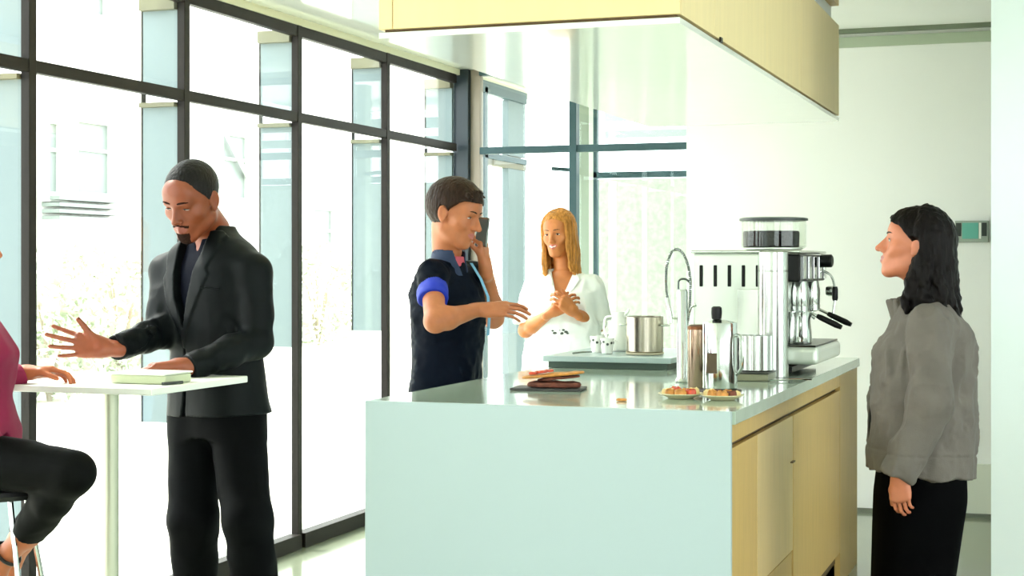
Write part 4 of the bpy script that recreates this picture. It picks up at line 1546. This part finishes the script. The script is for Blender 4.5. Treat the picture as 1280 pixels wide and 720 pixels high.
pel, nk = P(557, 505, 6.40), P(560, 314, 6.40)
Tf = C3(.86, 0, .50)
T = Torso(pel, nk, Tf, 1.035)
hB = Head(P(569, 268, 6.36), C3(.86, -.26, .44), C3(.26, .96, .08), 1.06)
shR, elR, wrR = P(540, 345, 6.24), P(544, 402, 6.05), P(598, 387, 6.19)
shL, elL, wrL = P(588, 345, 6.55), P(617, 398, 6.66), P(607, 336, 6.46)
F = Field([-2.85, 5.3, .85], [-1.75, 6.85, 1.80], VS)
head(F, hB, smile=.5, nose=1.05)
neck(F, hB, nk, .054)
F.add(T.loft(st), .02)
arm(F, shR, elR, wrR, (.046, .043, .038, .026))
arm(F, shL, elL, wrL, (.046, .043, .038, .026))
hdR = C3(.98, .02, .1)
hand(F, wrR + hdR * .02, hdR, C3(.1, -.75, -.65), C3(.1, .55, -.8), curl=(14, 18, 12), spread=4, sc=.98, thumb=(.8, .4, .4), tcurl=20)
hdL = nrm(C3(-.10, .98, .10))
hand(F, wrL + hdL * .02, hdL, C3(-.92, 0, -.3), C3(-.3, .2, .93), curl=(52, 60, 34), spread=3, sc=.98, thumb=(.75, .25, .6), tcurl=25)


def paintB(c):
    s = np.zeros(len(c), int)
    s[lips(hB.loc(c), .5)] = 1
    return s


pB = F.obj('person', [M_skB, M_lipB], None, [pel[0], pel[1], 0], paintB)
props(pB, 'person in a navy polo shirt with blue sleeve bands behind the island, phone raised', 'person')
face_bits(F, hB, pB, M_hairB, M_iris, look=(0, -.003), open_=.6)
H = Field(hB.c - .18, hB.c + .18, .003)
H.add(scalp(hB, [-.105, -.100, -.065, -.034, .020, .050, .062, .066], [-.11, -.07, -.035, -.012, .012, .040, .058, .10], grow=.014, top=.012, back=.008))
for i in range(60):
    a = rs.uniform(-1.2, 1.2)
    b = rs.uniform(-.07, .05)
    x, y = math.sin(a) * .075, b
    p0_ = (x * .6, y - .02, .036 + .092 * math.sqrt(max(.05, 1 - (x / .09) ** 2 - (y / .11) ** 2)))
    p1_ = (x * 1.0, y + .035, p0_[2] - .012)
    H.add(hB.cap(p0_, p1_, .007, .004), .004)
H.add(hB.cap((.02, .05, .100), (.055, .070, .060), .012, .006), .012)
for q in (-1, 1):
    H.cut(hB.ell(q * .082, -.010, -.004, .02, .021, .032), .004)
fh = folds(.0022, 150, 5, ax=hB.u, str_=4)
H.warp(fh)
H.obj('hair', M_hairB, pB)
G = Field([-2.9, 5.4, .84], [-1.9, 6.95, 1.60], .0045)
tpo = [(-.02, 0, 0, .172, .135), (.08, 0, 0, .162, .128), (.20, 0, .0, .158, .125), (.36, 0, .005, .178, .128), (.44, 0, 0, .185, .115), (.50, 0, -.01, .150, .085), (.545, 0, -.01, .082, .070)]
G.add(T.loft(tpo, 2.3))
paint_ax = []
for a, b in ((shR, elR), (shL, elL)):
    e = a + (b - a) * .46
    G.add(cap(T.w(0, -.012, .485), a + UP * .008, .055, .052), .04)
    G.add(cap(a, e, .056, .056), .025)
    dv = nrm(b - a)
    G.cut(endcut(e + dv * .012, dv), .002)
    paint_ax.append((a, dv, float(np.dot(e + dv * .012 - a, dv))))
f1 = folds(.010, 9, 31)
G.warp(f1)
G.warp(folds(.004, 22, 32, ax=T.ax, str_=.6))


def paint_polo(c):
    s = np.zeros(len(c), int)
    for a, dv, e in paint_ax:
        t = (c - a) @ dv
        r = np.linalg.norm((c - a) - t[:, None] * dv, axis=1)
        s[(t > e - .058) & (t < e + .02) & (r < .078)] = 1
    return s


po = G.obj('polo_shirt', [M_polo, M_band], pB, None, paint_polo)
G = Field(T.w(0, 0, .55) - .16, T.w(0, 0, .55) + .16, .004)
G.add(T.loft([(.50, 0, -.004, .098, .088), (.56, 0, .0, .072, .070), (.60, 0, .006, .066, .066)], 2.1))
G.cut(T.loft([(.48, 0, -.004, .088, .078), (.56, 0, .0, .064, .062), (.62, 0, .006, .060, .060)], 2.1))
G.cut(T.prim(lambda s_, f_, t_: np.maximum(np.abs(s_) - .012 - (t_ - .5) * .35, -f_)), .003)
G.obj('collar', M_poloc, po)
G = Field(T.w(0, 0, .53) - .12, T.w(0, 0, .55) + .14, .004)
G.add(T.loft([(.49, 0, .0, .078, .074), (.575, 0, .004, .060, .060)], 2.1))
G.obj('undershirt', mat('pink_undershirt', srgb(190, 80, 96), .7), pB)
# lanyard strap hanging from the neck
for k_, w_ in ((0, .018),):
    ptsl = [T.w(-.055, .075, .55), T.w(-.060, .118, .49), T.w(-.066, .150, .42), T.w(-.062, .160, .34), T.w(-.055, .160, .27)]
    mb = MB()
    VV = []
    for i, p in enumerate(ptsl):
        p = G.march(p + T.f * .0, -T.f, .001) if False else p
        VV += [p - T.r * w_ * .5, p + T.r * w_ * .5, p + T.r * w_ * .5 + T.f * .003, p - T.r * w_ * .5 + T.f * .003]
    FF = []
    for i in range(len(ptsl) - 1):
        a, b = i * 4, i * 4 + 4
        FF += [(a, a + 1, b + 1, b), (a + 3, b + 3, b + 2, a + 2), (a, b, b + 3, a + 3), (a + 1, a + 2, b + 2, b + 1)]
    FF += [(0, 3, 2, 1), (16, 17, 18, 19)]
    mb._add(VV, FF)
    mb.build('lanyard', mat('light_blue_strap', srgb(120, 176, 214), .5, var=.1), pB)
G = Field([-2.9, 5.4, 0], [-1.95, 6.8, 1.02], .007)
G.add(T.loft([(-.10, 0, -.005, .160, .120), (.04, 0, 0, .155, .118)], 2.3))
for q in (-1, 1):
    hp, kn, an = T.w(q * .085, 0, -.04), T.w(q * .10, .03, -.46), T.w(q * .11, -.01, -.80)
    an[2] = .1
    G.add(cap(hp, kn, .090, .070), .035)
    G.add(cap(kn, an, .070, .060), .03)
G.warp(folds(.006, 8, 33))
G.cut(half([0, 0, .05], UP, [-4, 4, 0], [-1, 8, .3]), .004)
G.obj('trousers', M_trB, pB)
for q in (-1, 1):
    shoe_mesh('shoe', T.w(q * .11, -.01, -.80), T.f, .28, M_shoe, pB)
# phone in the raised hand
ph = P(603, 290, 6.42)
u_, r_ = nrm(C3(.10, .98, .1)), nrm(C3(.80, -.08, .55))
n_ = np.cross(u_, r_)
tph = thing('phone', ph, 'shiny phone held up near the face by the person in the navy polo', 'phone')
MB().obox(ph, r_ * .029, n_ * .0042, u_ * .060).build('body', mat('phone_metal', srgb(150, 160, 160), .2, .8), tph, bevel=.003)
MB().obox(ph - n_ * .0045 * np.sign(np.dot(n_, RT)), r_ * .026, n_ * .0008, u_ * .054).build('screen', mat('phone_glass', srgb(96, 108, 108), .12), tph)

# ------------------------------------------------------------------ C: blonde woman in white
M_skC = mat('light_tan_skin', srgb(190, 116, 62), .45, var=.07, vscale=30, bump=.06, bscale=300, sss=.08)
M_lipC = mat('pink_lips', srgb(196, 100, 94), .35, var=.06)
M_teeth = mat('teeth_white', srgb(235, 230, 220), .25)
M_hairC = hairmat('golden_blonde_hair', srgb(176, 120, 58), .45, .38)
M_wsh = mat('white_cotton_shirt', srgb(236, 240, 238), .8, var=.02, bump=.1, bscale=400)
M_jean = mat('light_blue_jeans', srgb(150, 176, 204), .8, var=.1, bump=.2, bscale=300)
DC = 8.0
pel, nk = P(708, 468, DC), P(705, 337, DC)
Tf = C3(-.22, 0, .97)
T = Torso(pel, nk, Tf, .965)
hC = Head(P(698, 293, DC - .02), C3(-.42, -.08, .90), C3(-.10, .98, .08), .93)
shR, elR, wrR = P(669, 360, DC + .02), P(657, 413, DC - .02), P(690, 390, DC - .20)
shL, elL, wrL = P(740, 360, DC - .02), P(748, 406, DC - .02), P(718, 390, DC - .20)
F = Field([-2.95, 6.9, .85], [-1.95, 7.95, 1.75], VS)
head(F, hC, smile=1.0, fem=True, jaw=.95, nose=.97, chin=.85)
neck(F, hC, nk, .048)
stF = [(-.02, 0, 0, .14, .09), (.18, 0, 0, .115, .08), (.34, 0, .01, .135, .09), (.44, 0, -.005, .155, .088), (.49, 0, -.008, .115, .070), (.535, 0, -.012, .060, .056)]
F.add(T.loft(stF), .02)
arm(F, shR, elR, wrR, (.038, .036, .032, .021))
arm(F, shL, elL, wrL, (.038, .036, .032, .021))
hdR, hdL = nrm(P(714, 376, DC - .22) - wrR), nrm(P(700, 374, DC - .24) - wrL)
hand(F, wrR + hdR * .01, hdR, C3(.1, -.3, -.9), C3(.2, .9, -.2), curl=(30, 40, 25), spread=3, sc=.9, thumb=(.8, .4, .3), tcurl=20)
hand(F, wrL + hdL * .01 - FW * .03, hdL, C3(-.1, -.3, -.9), C3(-.2, .9, -.2), curl=(38, 50, 30), spread=3, sc=.9, thumb=(.8, .4, .3), tcurl=20)


def paintC(c):
    L = hC.loc(c)
    s = np.zeros(len(c), int)
    li = lips(L, 1.0)
    s[li] = 1
    up = .006 * np.clip(np.abs(L[:, 0]) / .021, 0, 1)
    s[li & (np.abs(L[:, 2] + .0622 - up) < .0032) & (np.abs(L[:, 0]) < .018)] = 2
    return s


pC = F.obj('person', [M_skC, M_lipC, M_teeth], None, [pel[0], pel[1], 0], paintC)
props(pC, 'person with long blonde hair and a white shirt, smiling with clasped hands behind the island', 'person')
face_bits(F, hC, pC, mat('brown_brow', srgb(96, 64, 40), .6), M_iris, look=(0, 0), open_=.75, brow_r=.0026)


def hang_locks(H, h, n, ths, zend, wav, rad, seed, ex=(.082, .102, .088), back=0.0, part=.0, wf=1.0):
    r_ = np.random.RandomState(seed)
    for i in range(n):
        th_ = math.radians(r_.uniform(*ths)) * (1 if r_.rand() < .5 else -1)
        zl = zend + r_.uniform(-.03, .03)
        pts = []
        a, b, c = [e + r_.uniform(-.004, .006) for e in ex]
        for ph in np.linspace(8, 92, 8):
            q = math.radians(ph)
            pts.append([math.sin(th_) * a * math.sin(q) + part * (1 - math.sin(q)), -.014 + math.cos(th_) * b * math.sin(q), .036 + c * math.cos(q)])
        x, y, z = pts[-1]
        wp_, wa = r_.uniform(0, 6), wav * r_.uniform(.6, 1.2)
        m = 10
        for k in range(1, m + 1):
            t = k / m
            zz = z + (zl - z) * t
            pts.append([x * (1 + .12 * t) + wa * math.sin(wp_ + t * 9 * wf) * t, y - back * t + wa * math.cos(wp_ * 1.3 + t * 8 * wf) * t, zz])
        rr = rad * r_.uniform(.8, 1.2)
        for k in range(len(pts) - 1):
            t = k / len(pts)
            H.add(h.cap(pts[k], pts[k + 1], rr * (1 - .45 * t ** 3), rr * (1 - .45 * ((k + 1) / len(pts)) ** 3)), .006)


H = Field(hC.c - [.2, .2, .33], hC.c + [.2, .2, .17], .003)
H.add(scalp(hC, [-.10, -.09, -.06, -.02, .02, .05, .072, .080], [-.11, -.07, -.04, -.012, .018, .045, .062, .10], grow=.010, top=.008))
hang_locks(H, hC, 46, (72, 178), -.235, .006, .011, 5, part=.01)
hang_locks(H, hC, 16, (52, 74), -.20, .006, .010, 6, part=.01, back=-.012)
H.cut(hC.ell(0, .085, -.03, .058, .07, .10), .008)
H.warp(folds(.0025, 120, 6, ax=UP, str_=6))
H.obj('hair', M_hairC, pC)
G = Field([-3.0, 6.95, .84], [-1.9, 8.0, 1.60], .0045)
tw = [(-.02, 0, 0, .215, .160), (.10, 0, 0, .212, .150), (.22, 0, .0, .198, .135), (.36, 0, .018, .180, .130), (.44, 0, 0, .165, .108), (.49, 0, -.006, .135, .088), (.52, 0, -.010, .085, .072), (.54, 0, -.012, .062, .060)]
G.add(T.loft(tw, 2.3))
for a, b in ((shR, elR), (shL, elL)):
    e = a + (b - a) * .80
    G.add(cap(T.w(0, -.012, .475), a + UP * .004, .050, .050), .04)
    G.add(cap(a, e, .054, .064), .025)
    dv = nrm(b - a)
    G.cut(endcut(e + dv * .012, dv), .002)
G.cut(T.prim(lambda s_, f_, t_: np.maximum(np.abs(s_) - (t_ - .38) * .45, .0 - f_)), .004)
G.warp(folds(.013, 9, 41))
G.warp(folds(.005, 20, 42, ax=T.ax, str_=2))
ws = G.obj('shirt', M_wsh, pC)
# open collar wings and the small print on the shirt
for q in (-1, 1):
    c_ = MB()
    a0 = G.march(T.w(q * .012, .3, .395), -T.f, .4) + T.f * .004
    a1 = T.w(q * .060, .030, .545)
    a2 = T.w(q * .092, .070, .495)
    a3 = G.march(T.w(q * .060, .3, .44), -T.f, .4) + T.f * .006
    c_._add([a0, a1, a2, a3] + [v + T.f * .003 for v in (a0, a1, a2, a3)], [(0, 1, 2, 3), (7, 6, 5, 4), (0, 4, 5, 1), (1, 5, 6, 2), (2, 6, 7, 3), (3, 7, 4, 0)])
    c_.build('collar', M_wsh, ws)
pr = MB()
for i, (dx, dz) in enumerate([(-.035, .0), (-.025, -.012), (-.004, .004), (.008, -.014), (.018, .003), (.03, -.006), (.038, -.014)]):
    p = G.march(T.w(-dx + .0, .3, .235 + dz), -T.f, .4)
    pr.lathe(p, [(.005 + .002 * (i % 2), .0005), (.004, .0015)], 7, ax=T.f, sx=1.6)
pr.build('print', mat('grey_shirt_print', srgb(70, 76, 70), .7), ws)
G = Field([-3.0, 7.0, 0], [-2.0, 8.0, 1.0], .007)
G.add(T.loft([(-.14, 0, -.005, .165, .12), (.04, 0, 0, .145, .105)], 2.3))
for q in (-1, 1):
    hp, kn, an = T.w(q * .08, 0, -.05), T.w(q * .085, .02, -.44), T.w(q * .09, -.02, -.76)
    an[2] = .1
    G.add(cap(hp, kn, .085, .058), .035)
    G.add(cap(kn, an, .058, .046), .03)
G.cut(half([0, 0, .05], UP, [-4, 4, 0], [-1, 9, .3]), .004)
G.obj('jeans', M_jean, pC)
for q in (-1, 1):
    shoe_mesh('shoe', T.w(q * .09, -.02, -.76), T.f, .25, mat('white_shoe', srgb(226, 226, 220), .5), pC)

# ------------------------------------------------------------------ D: dark haired woman in the grey jacket on the right
M_skD = mat('olive_skin', srgb(204, 126, 94), .45, var=.06, vscale=30, bump=.06, bscale=300, sss=.08)
M_lipD = mat('muted_lips', srgb(176, 100, 90), .4, var=.06)
M_hairD = hairmat('very_dark_brown_hair', srgb(13, 8, 7), .5, .5)
M_jk = mat('grey_linen_jacket', srgb(104, 97, 90), .8, var=.12, vscale=10, bump=.3, bscale=260)
M_trD = mat('black_wide_trousers', srgb(7, 7, 8), .8, var=.2, bump=.1, bscale=300, spec=.02)
M_tee = mat('dark_top', srgb(20, 21, 23), .8, spec=.05)
DD = 5.35
pel, nk = P(1150, 575, DD), P(1163, 380, DD)
T = Torso(pel, nk, C3(-.98, 0, -.14))
hD = Head(P(1142, 308, DD), C3(-.95, .20, -.24), C3(.20, .98, .0), .985)
shL_, elL_, wrL_ = P(1163, 412, DD - .19), P(1163, 508, DD - .24), P(1124, 588, DD - .22)
shR_, elR_, wrR_ = P(1160, 412, DD + .17), P(1156, 505, DD + .22), P(1120, 585, DD + .20)
F = Field([-.95, 5.0, .55], [-.05, 5.85, 1.68], VS)
head(F, hD, smile=.4, fem=True, jaw=.96, nose=1.05, chin=.9)
neck(F, hD, nk + T.f * .025, .050)
F.add(T.loft([(-.02, 0, 0, .15, .10), (.18, 0, 0, .125, .085), (.34, 0, .01, .14, .095), (.44, 0, -.01, .15, .08), (.53, 0, -.01, .06, .055)]), .02)
arm(F, shL_, elL_, wrL_, (.040, .038, .034, .023))
arm(F, shR_, elR_, wrR_, (.040, .038, .034, .023))
for w_, sgn in ((wrL_, 1), (wrR_, -1)):
    dv = C3(.06, -.99, -.02)
    hand(F, w_ + dv * .02, dv, C3(.55, 0, -.83 * sgn), C3(-.83, -.1, -.55 * sgn), curl=(26, 30, 18), spread=-1.5, sc=.84, thumb=(.95, .18, .30), tcurl=12)


def paintD(c):
    s = np.zeros(len(c), int)
    s[lips(hD.loc(c), .4)] = 1
    return s


pD = F.obj('person', [M_skD, M_lipD], None, [pel[0], pel[1], 0], paintD)
props(pD, 'person with dark shoulder length hair and a grey jacket, standing right of the island', 'person')
face_bits(F, hD, pD, mat('dark_brow', (.02, .014, .012), .6), M_iris, look=(.0, .001), open_=.8, brow_r=.0028)
H = Field(hD.c - [.28, .28, .38], hD.c + [.28, .28, .17], .0035)
H.add(scalp(hD, [-.10, -.09, -.06, -.02, .014, .040, .060, .068], [-.11, -.07, -.04, -.012, .012, .040, .062, .10], grow=.014, top=.010, back=.012))
hang_locks(H, hD, 90, (84, 178), -.290, .022, .012, 15, ex=(.088, .112, .094), back=.075, wf=1.3)
hang_locks(H, hD, 40, (88, 150), -.215, .018, .013, 16, ex=(.080, .09, .088), back=.0, wf=1.2)
hang_locks(H, hD, 26, (92, 110), -.200, .012, .012, 17, ex=(.082, .09, .088), back=-.008, wf=1.2)
H.cut(hD.ell(0, .10, -.03, .075, .085, .11), .01)
for q in (-1, 1):
    H.cut(hD.ell(q * .094, .002, -.010, .03, .024, .036), .006)
H.warp(folds(.004, 60, 7, ax=UP, str_=2.5))
H.obj('hair', M_hairD, pD)
# earring
er = hD.w(.082, -.004, -.044)
MB().lathe(er, [(.001, -.003), (.003, 0), (.001, .003)], 10, ax=hD.l).build('earring', M_chrome, pD, smooth=True)
G = Field([-.95, 5.0, .62], [-.0, 5.9, 1.52], .0045)
tj = [(-.030, 0, -.004, .190, .166), (-.01, 0, -.004, .193, .169), (.10, 0, -.002, .185, .172), (.22, 0, .006, .175, .164), (.36, 0, .012, .180, .162), (.44, 0, -.006, .175, .135), (.49, 0, .004, .140, .098), (.525, 0, .016, .090, .078), (.54, 0, .022, .070, .064)]
G.add(T.loft(tj, 2.3))
for a, b, c_ in ((shL_, elL_, wrL_), (shR_, elR_, wrR_)):
    G.add(cap(T.w(0, -.015, .485), a + UP * .01, .055, .056), .04)
    G.add(cap(a, b, .066, .058), .02)
    G.add(cap(b, c_, .061, .046), .02)
    dv = nrm(c_ - b)
    G.cut(endcut(c_ + dv * .008, dv), .003)
# the open front
G.cut(T.prim(lambda s_, f_, t_: np.maximum(np.abs(s_) - (.055 - .06 * np.clip(t_ - .3, 0, 1)), .075 - f_)), .004)
wl = near_seg(shL_ + (elL_ - shL_) * .5, wrL_, .08)
f1, f2 = folds(.016, 11, 51), folds(.014, 8, 52, ax=UP, str_=2.2)
G.warp(lambda x, y, z: f1(x, y, z) * (.25 + .75 * wl(x, y, z)) + f2(x, y, z) * (1 - .5 * wl(x, y, z)))
G.warp(folds(.010, 20, 55, ax=UP, str_=2.0))
G.warp(folds(.0025, 45, 56))
# waist seam and sleeve gathers
def seam(x, y, z):
    s_, f_, t_ = T.loc(x, y, z)
    return .004 * np.exp(-((t_ - .035) / .004) ** 2)
G.warp(seam, .02)
jk = G.obj('jacket', M_jk, pD)
# cuffs
for c_, e_ in ((wrL_, elL_), (wrR_, elR_)):
    dv = nrm(c_ - e_)
    Q = Field(c_ - .1, c_ + .1, .003)
    Q.add(cap(c_ - dv * .030, c_ + dv * .014, .0485, .047))
    Q.cut(half(c_ + dv * .018, -dv, c_ - .1, c_ + .1), .003)
    Q.cut(half(c_ - dv * .034, dv, c_ - .1, c_ + .1), .003)
    Q.warp(folds(.002, 40, 3))
    Q.obj('cuff', M_jk, jk)
# ruffled stand collar
Q = Field(T.w(0, 0, .5) - .22, T.w(0, 0, .5) + .22, .0035)
for i in range(46):
    a = math.radians(-150 + 300 * i / 45)
    wv = .010 * math.sin(i * 1.9)
    p0_ = T.w(math.sin(a) * .080, .028 + math.cos(a) * .088, .515 - .050 * max(0, math.cos(a)))
    p1_ = T.w(math.sin(a) * (.078 + wv), .034 + math.cos(a) * (.096 + wv), .555 - .030 * max(0, math.cos(a)))
    Q.add(cap(p0_, p1_, .010, .008), .006)
Q.obj('collar', M_jk, jk)
# dark top underneath
G = Field([-.95, 5.0, .60], [-.0, 5.9, 1.50], .006)
G.add(T.loft([(-.025, 0, .006, .150, .160), (.10, 0, .008, .150, .168), (.36, 0, .020, .14, .160), (.44, 0, 0, .14, .115), (.50, 0, -.01, .09, .07)], 2.3))
G.obj('top', M_tee, pD)
# trousers
G = Field([-.95, 5.0, 0.0], [.0, 5.9, .86], .006)
G.add(T.loft([(-.68, 0, .004, .155, .122), (-.40, 0, .0, .165, .132), (-.12, 0, -.008, .175, .150), (.06, 0, -.004, .15, .135)], 2.6))
for q in (-1, 1):
    G.add(cap(T.w(q * .085, -.005, -.06), T.w(q * .09, .0, -.40), .105, .10), .03)
    G.add(cap(T.w(q * .09, .0, -.40), T.w(q * .09, 0, -.68), .10, .10), .03)
G.warp(folds(.006, 7, 61, ax=UP, str_=4))
G.cut(half([0, 0, .045], UP, [-2, 4, 0], [1, 8, .3]), .004)
G.obj('trousers', M_trD, pD)
for q in (-1, 1):
    shoe_mesh('shoe', T.w(q * .09, -.01, -.70), T.f, .25, M_shoe, pD)

# ------------------------------------------------------------------ E: seated woman at the left edge
M_skE = mat('warm_tan_skin', srgb(178, 100, 62), .45, var=.07, vscale=30, bump=.06, bscale=300, sss=.08)
M_hairE = hairmat('brown_hair', srgb(84, 56, 40))
M_mag = mat('magenta_knit', srgb(128, 0, 56), .75, var=.12, vscale=10, bump=.2, bscale=300)
M_pants = mat('black_cropped_trousers', srgb(11, 12, 11), .6, var=.2, bump=.12, bscale=300, spec=.05)
DE = 4.66
pel, nk = P(-42, 560, DE), P(-50, 372, DE)
T = Torso(pel, nk, C3(.97, 0, -.10), .81)
hE = Head(P(-47, 306, DE), C3(.99, -.02, -.05), C3(.02, .99, .02), .97)
shL_, elL_, wrL_ = P(-44, 402, DE + .17), P(-46, 488, DE + .24), P(30, 466, 4.99)
shR_, elR_, wrR_ = P(-46, 402, DE - .17), P(-50, 500, DE - .20), P(-8, 560, DE - .14)
F = Field([-3.65, 3.35, .0], [-2.55, 4.4, 1.66], .0036)
head(F, hE, smile=.4, fem=True, jaw=.96, nose=1.0)
neck(F, hE, nk, .050)
F.add(T.loft([(-.08, 0, 0, .15, .11), (.18, 0, 0, .12, .085), (.34, 0, .01, .14, .095), (.44, 0, -.01, .15, .08), (.53, 0, -.01, .06, .055)]), .02)
arm(F, shL_, elL_, wrL_, (.040, .038, .034, .022))
arm(F, shR_, elR_, wrR_, (.040, .038, .034, .022))
hdE = C3(.97, .06, -.15)
hand(F, wrL_ + hdE * .01, hdE, C3(.1, -.95, .25), C3(.1, .2, .9), curl=(20, 34, 24), spread=3, sc=.9, thumb=(.8, .35, .5), tcurl=25)
hdE2 = C3(.8, -.5, -.1)
hand(F, wrR_ + hdE2 * .01, hdE2, C3(.1, -1, .1), C3(.3, .2, -.9), curl=(18, 20, 12), sc=.9)
hpN, knN, anN = P(-44, 572, DE - .10), P(90, 591, DE - .22), P(33, 668, DE - .05)
hpF, knF, anF = P(-44, 572, DE + .10), P(84, 592, DE + .16), P(26, 676, DE + .18)
toeN = P(-26, 716, DE + .02)
leg(F, hpN, knN, anN, (.075, .055, .040), .02)
leg(F, hpF, knF, anF, (.075, .055, .040), .02)
F.add(cap(anN + nrm(anN - knN) * .0, P(6, 696, DE - .02), .036, .030), .02)
F.add(cap(P(6, 696, DE - .02), P(-6, 714, DE - .01), .030, .034), .02)
F.add(cap(P(-6, 714, DE - .01), P(4, 740, DE + .06), .030, .022), .02)
F.add(cap(anF, P(4, 730, DE + .24), .034, .030), .02)
F.add(cap(P(4, 730, DE + .24), P(24, 752, DE + .26), .030, .02), .02)


def paintE(c):
    s = np.zeros(len(c), int)
    s[lips(hE.loc(c), .4)] = 1
    return s


pE = F.obj('person', [M_skE, M_lipD], None, [pel[0], pel[1], 0], paintE)
props(pE, 'seated person in a magenta top and black cropped trousers at the left edge', 'person')
face_bits(F, hE, pE, M_hairE, M_iris, open_=.8, brow_r=.0028)
H = Field(hE.c - [.22, .2, .3], hE.c + [.22, .2, .17], .0045)
H.add(scalp(hE, [-.10, -.09, -.06, -.02, .02, .045, .064, .072], [-.11, -.07, -.04, -.012, .012, .040, .062, .10], grow=.012, top=.01, back=.01))
hang_locks(H, hE, 40, (100, 178), -.15, .006, .013, 25, back=.02)
H.obj('hair', M_hairE, pE)
G = Field([-3.7, 3.35, .66], [-2.75, 4.45, 1.52], .005)
G.add(T.loft([(-.06, 0, 0.004, .180, .150), (.05, 0, .004, .165, .150), (.18, 0, .002, .145, .128), (.34, 0, .02, .160, .140), (.44, 0, 0, .165, .11), (.50, 0, -.01, .125, .078), (.545, 0, -.012, .07, .06)], 2.3))
for a, b, c_ in ((shL_, elL_, wrL_), (shR_, elR_, wrR_)):
    G.add(ell(a, [.062, .062, .060]), .04)
    G.add(cap(a, b, .058, .052), .02)
    G.add(cap(b, c_, .048, .034), .02)
    dv = nrm(c_ - b)
    G.cut(endcut(c_ - dv * .003, dv), .003)
G.warp(folds(.006, 10, 71))
G.obj('knit_top', M_mag, pE)
G = Field([-3.7, 3.35, .3], [-2.5, 4.45, 1.0], .005)
G.add(T.loft([(-.10, 0, -.01, .175, .14), (.06, 0, 0, .155, .125)], 2.3))
for a, b, c_ in ((hpN, knN, anN), (hpF, knF, anF)):
    G.add(cap(a, b, .086, .060), .03)
    e = b + (c_ - b) * .92
    G.add(cap(b, b + (c_ - b) * .4, .058, .055), .02)
    G.add(cap(b + (c_ - b) * .4, e, .055, .048), .02)
    dv = nrm(c_ - b)
    G.cut(endcut(e + dv * .006, dv), .003)
G.warp(folds(.006, 11, 73))
G.obj('trousers', M_pants, pE)
# sandal strap on the near foot
hl = P(-2, 700, DE - .02)
d_ = nrm(P(6, 696, DE - .02) - anN)
e1_ = nrm(np.cross(d_, FW))
e2_ = np.cross(d_, e1_)
cc = P(10, 692, DE - .025)
ringp = [cc + (e1_ * math.cos(a) + e2_ * math.sin(a)) * .040 for a in np.linspace(0, 2 * math.pi, 28, endpoint=False)]
MB().tube(ringp, .0055, 8, closed=True).build('sandal_strap', M_shoe, pE, smooth=True)
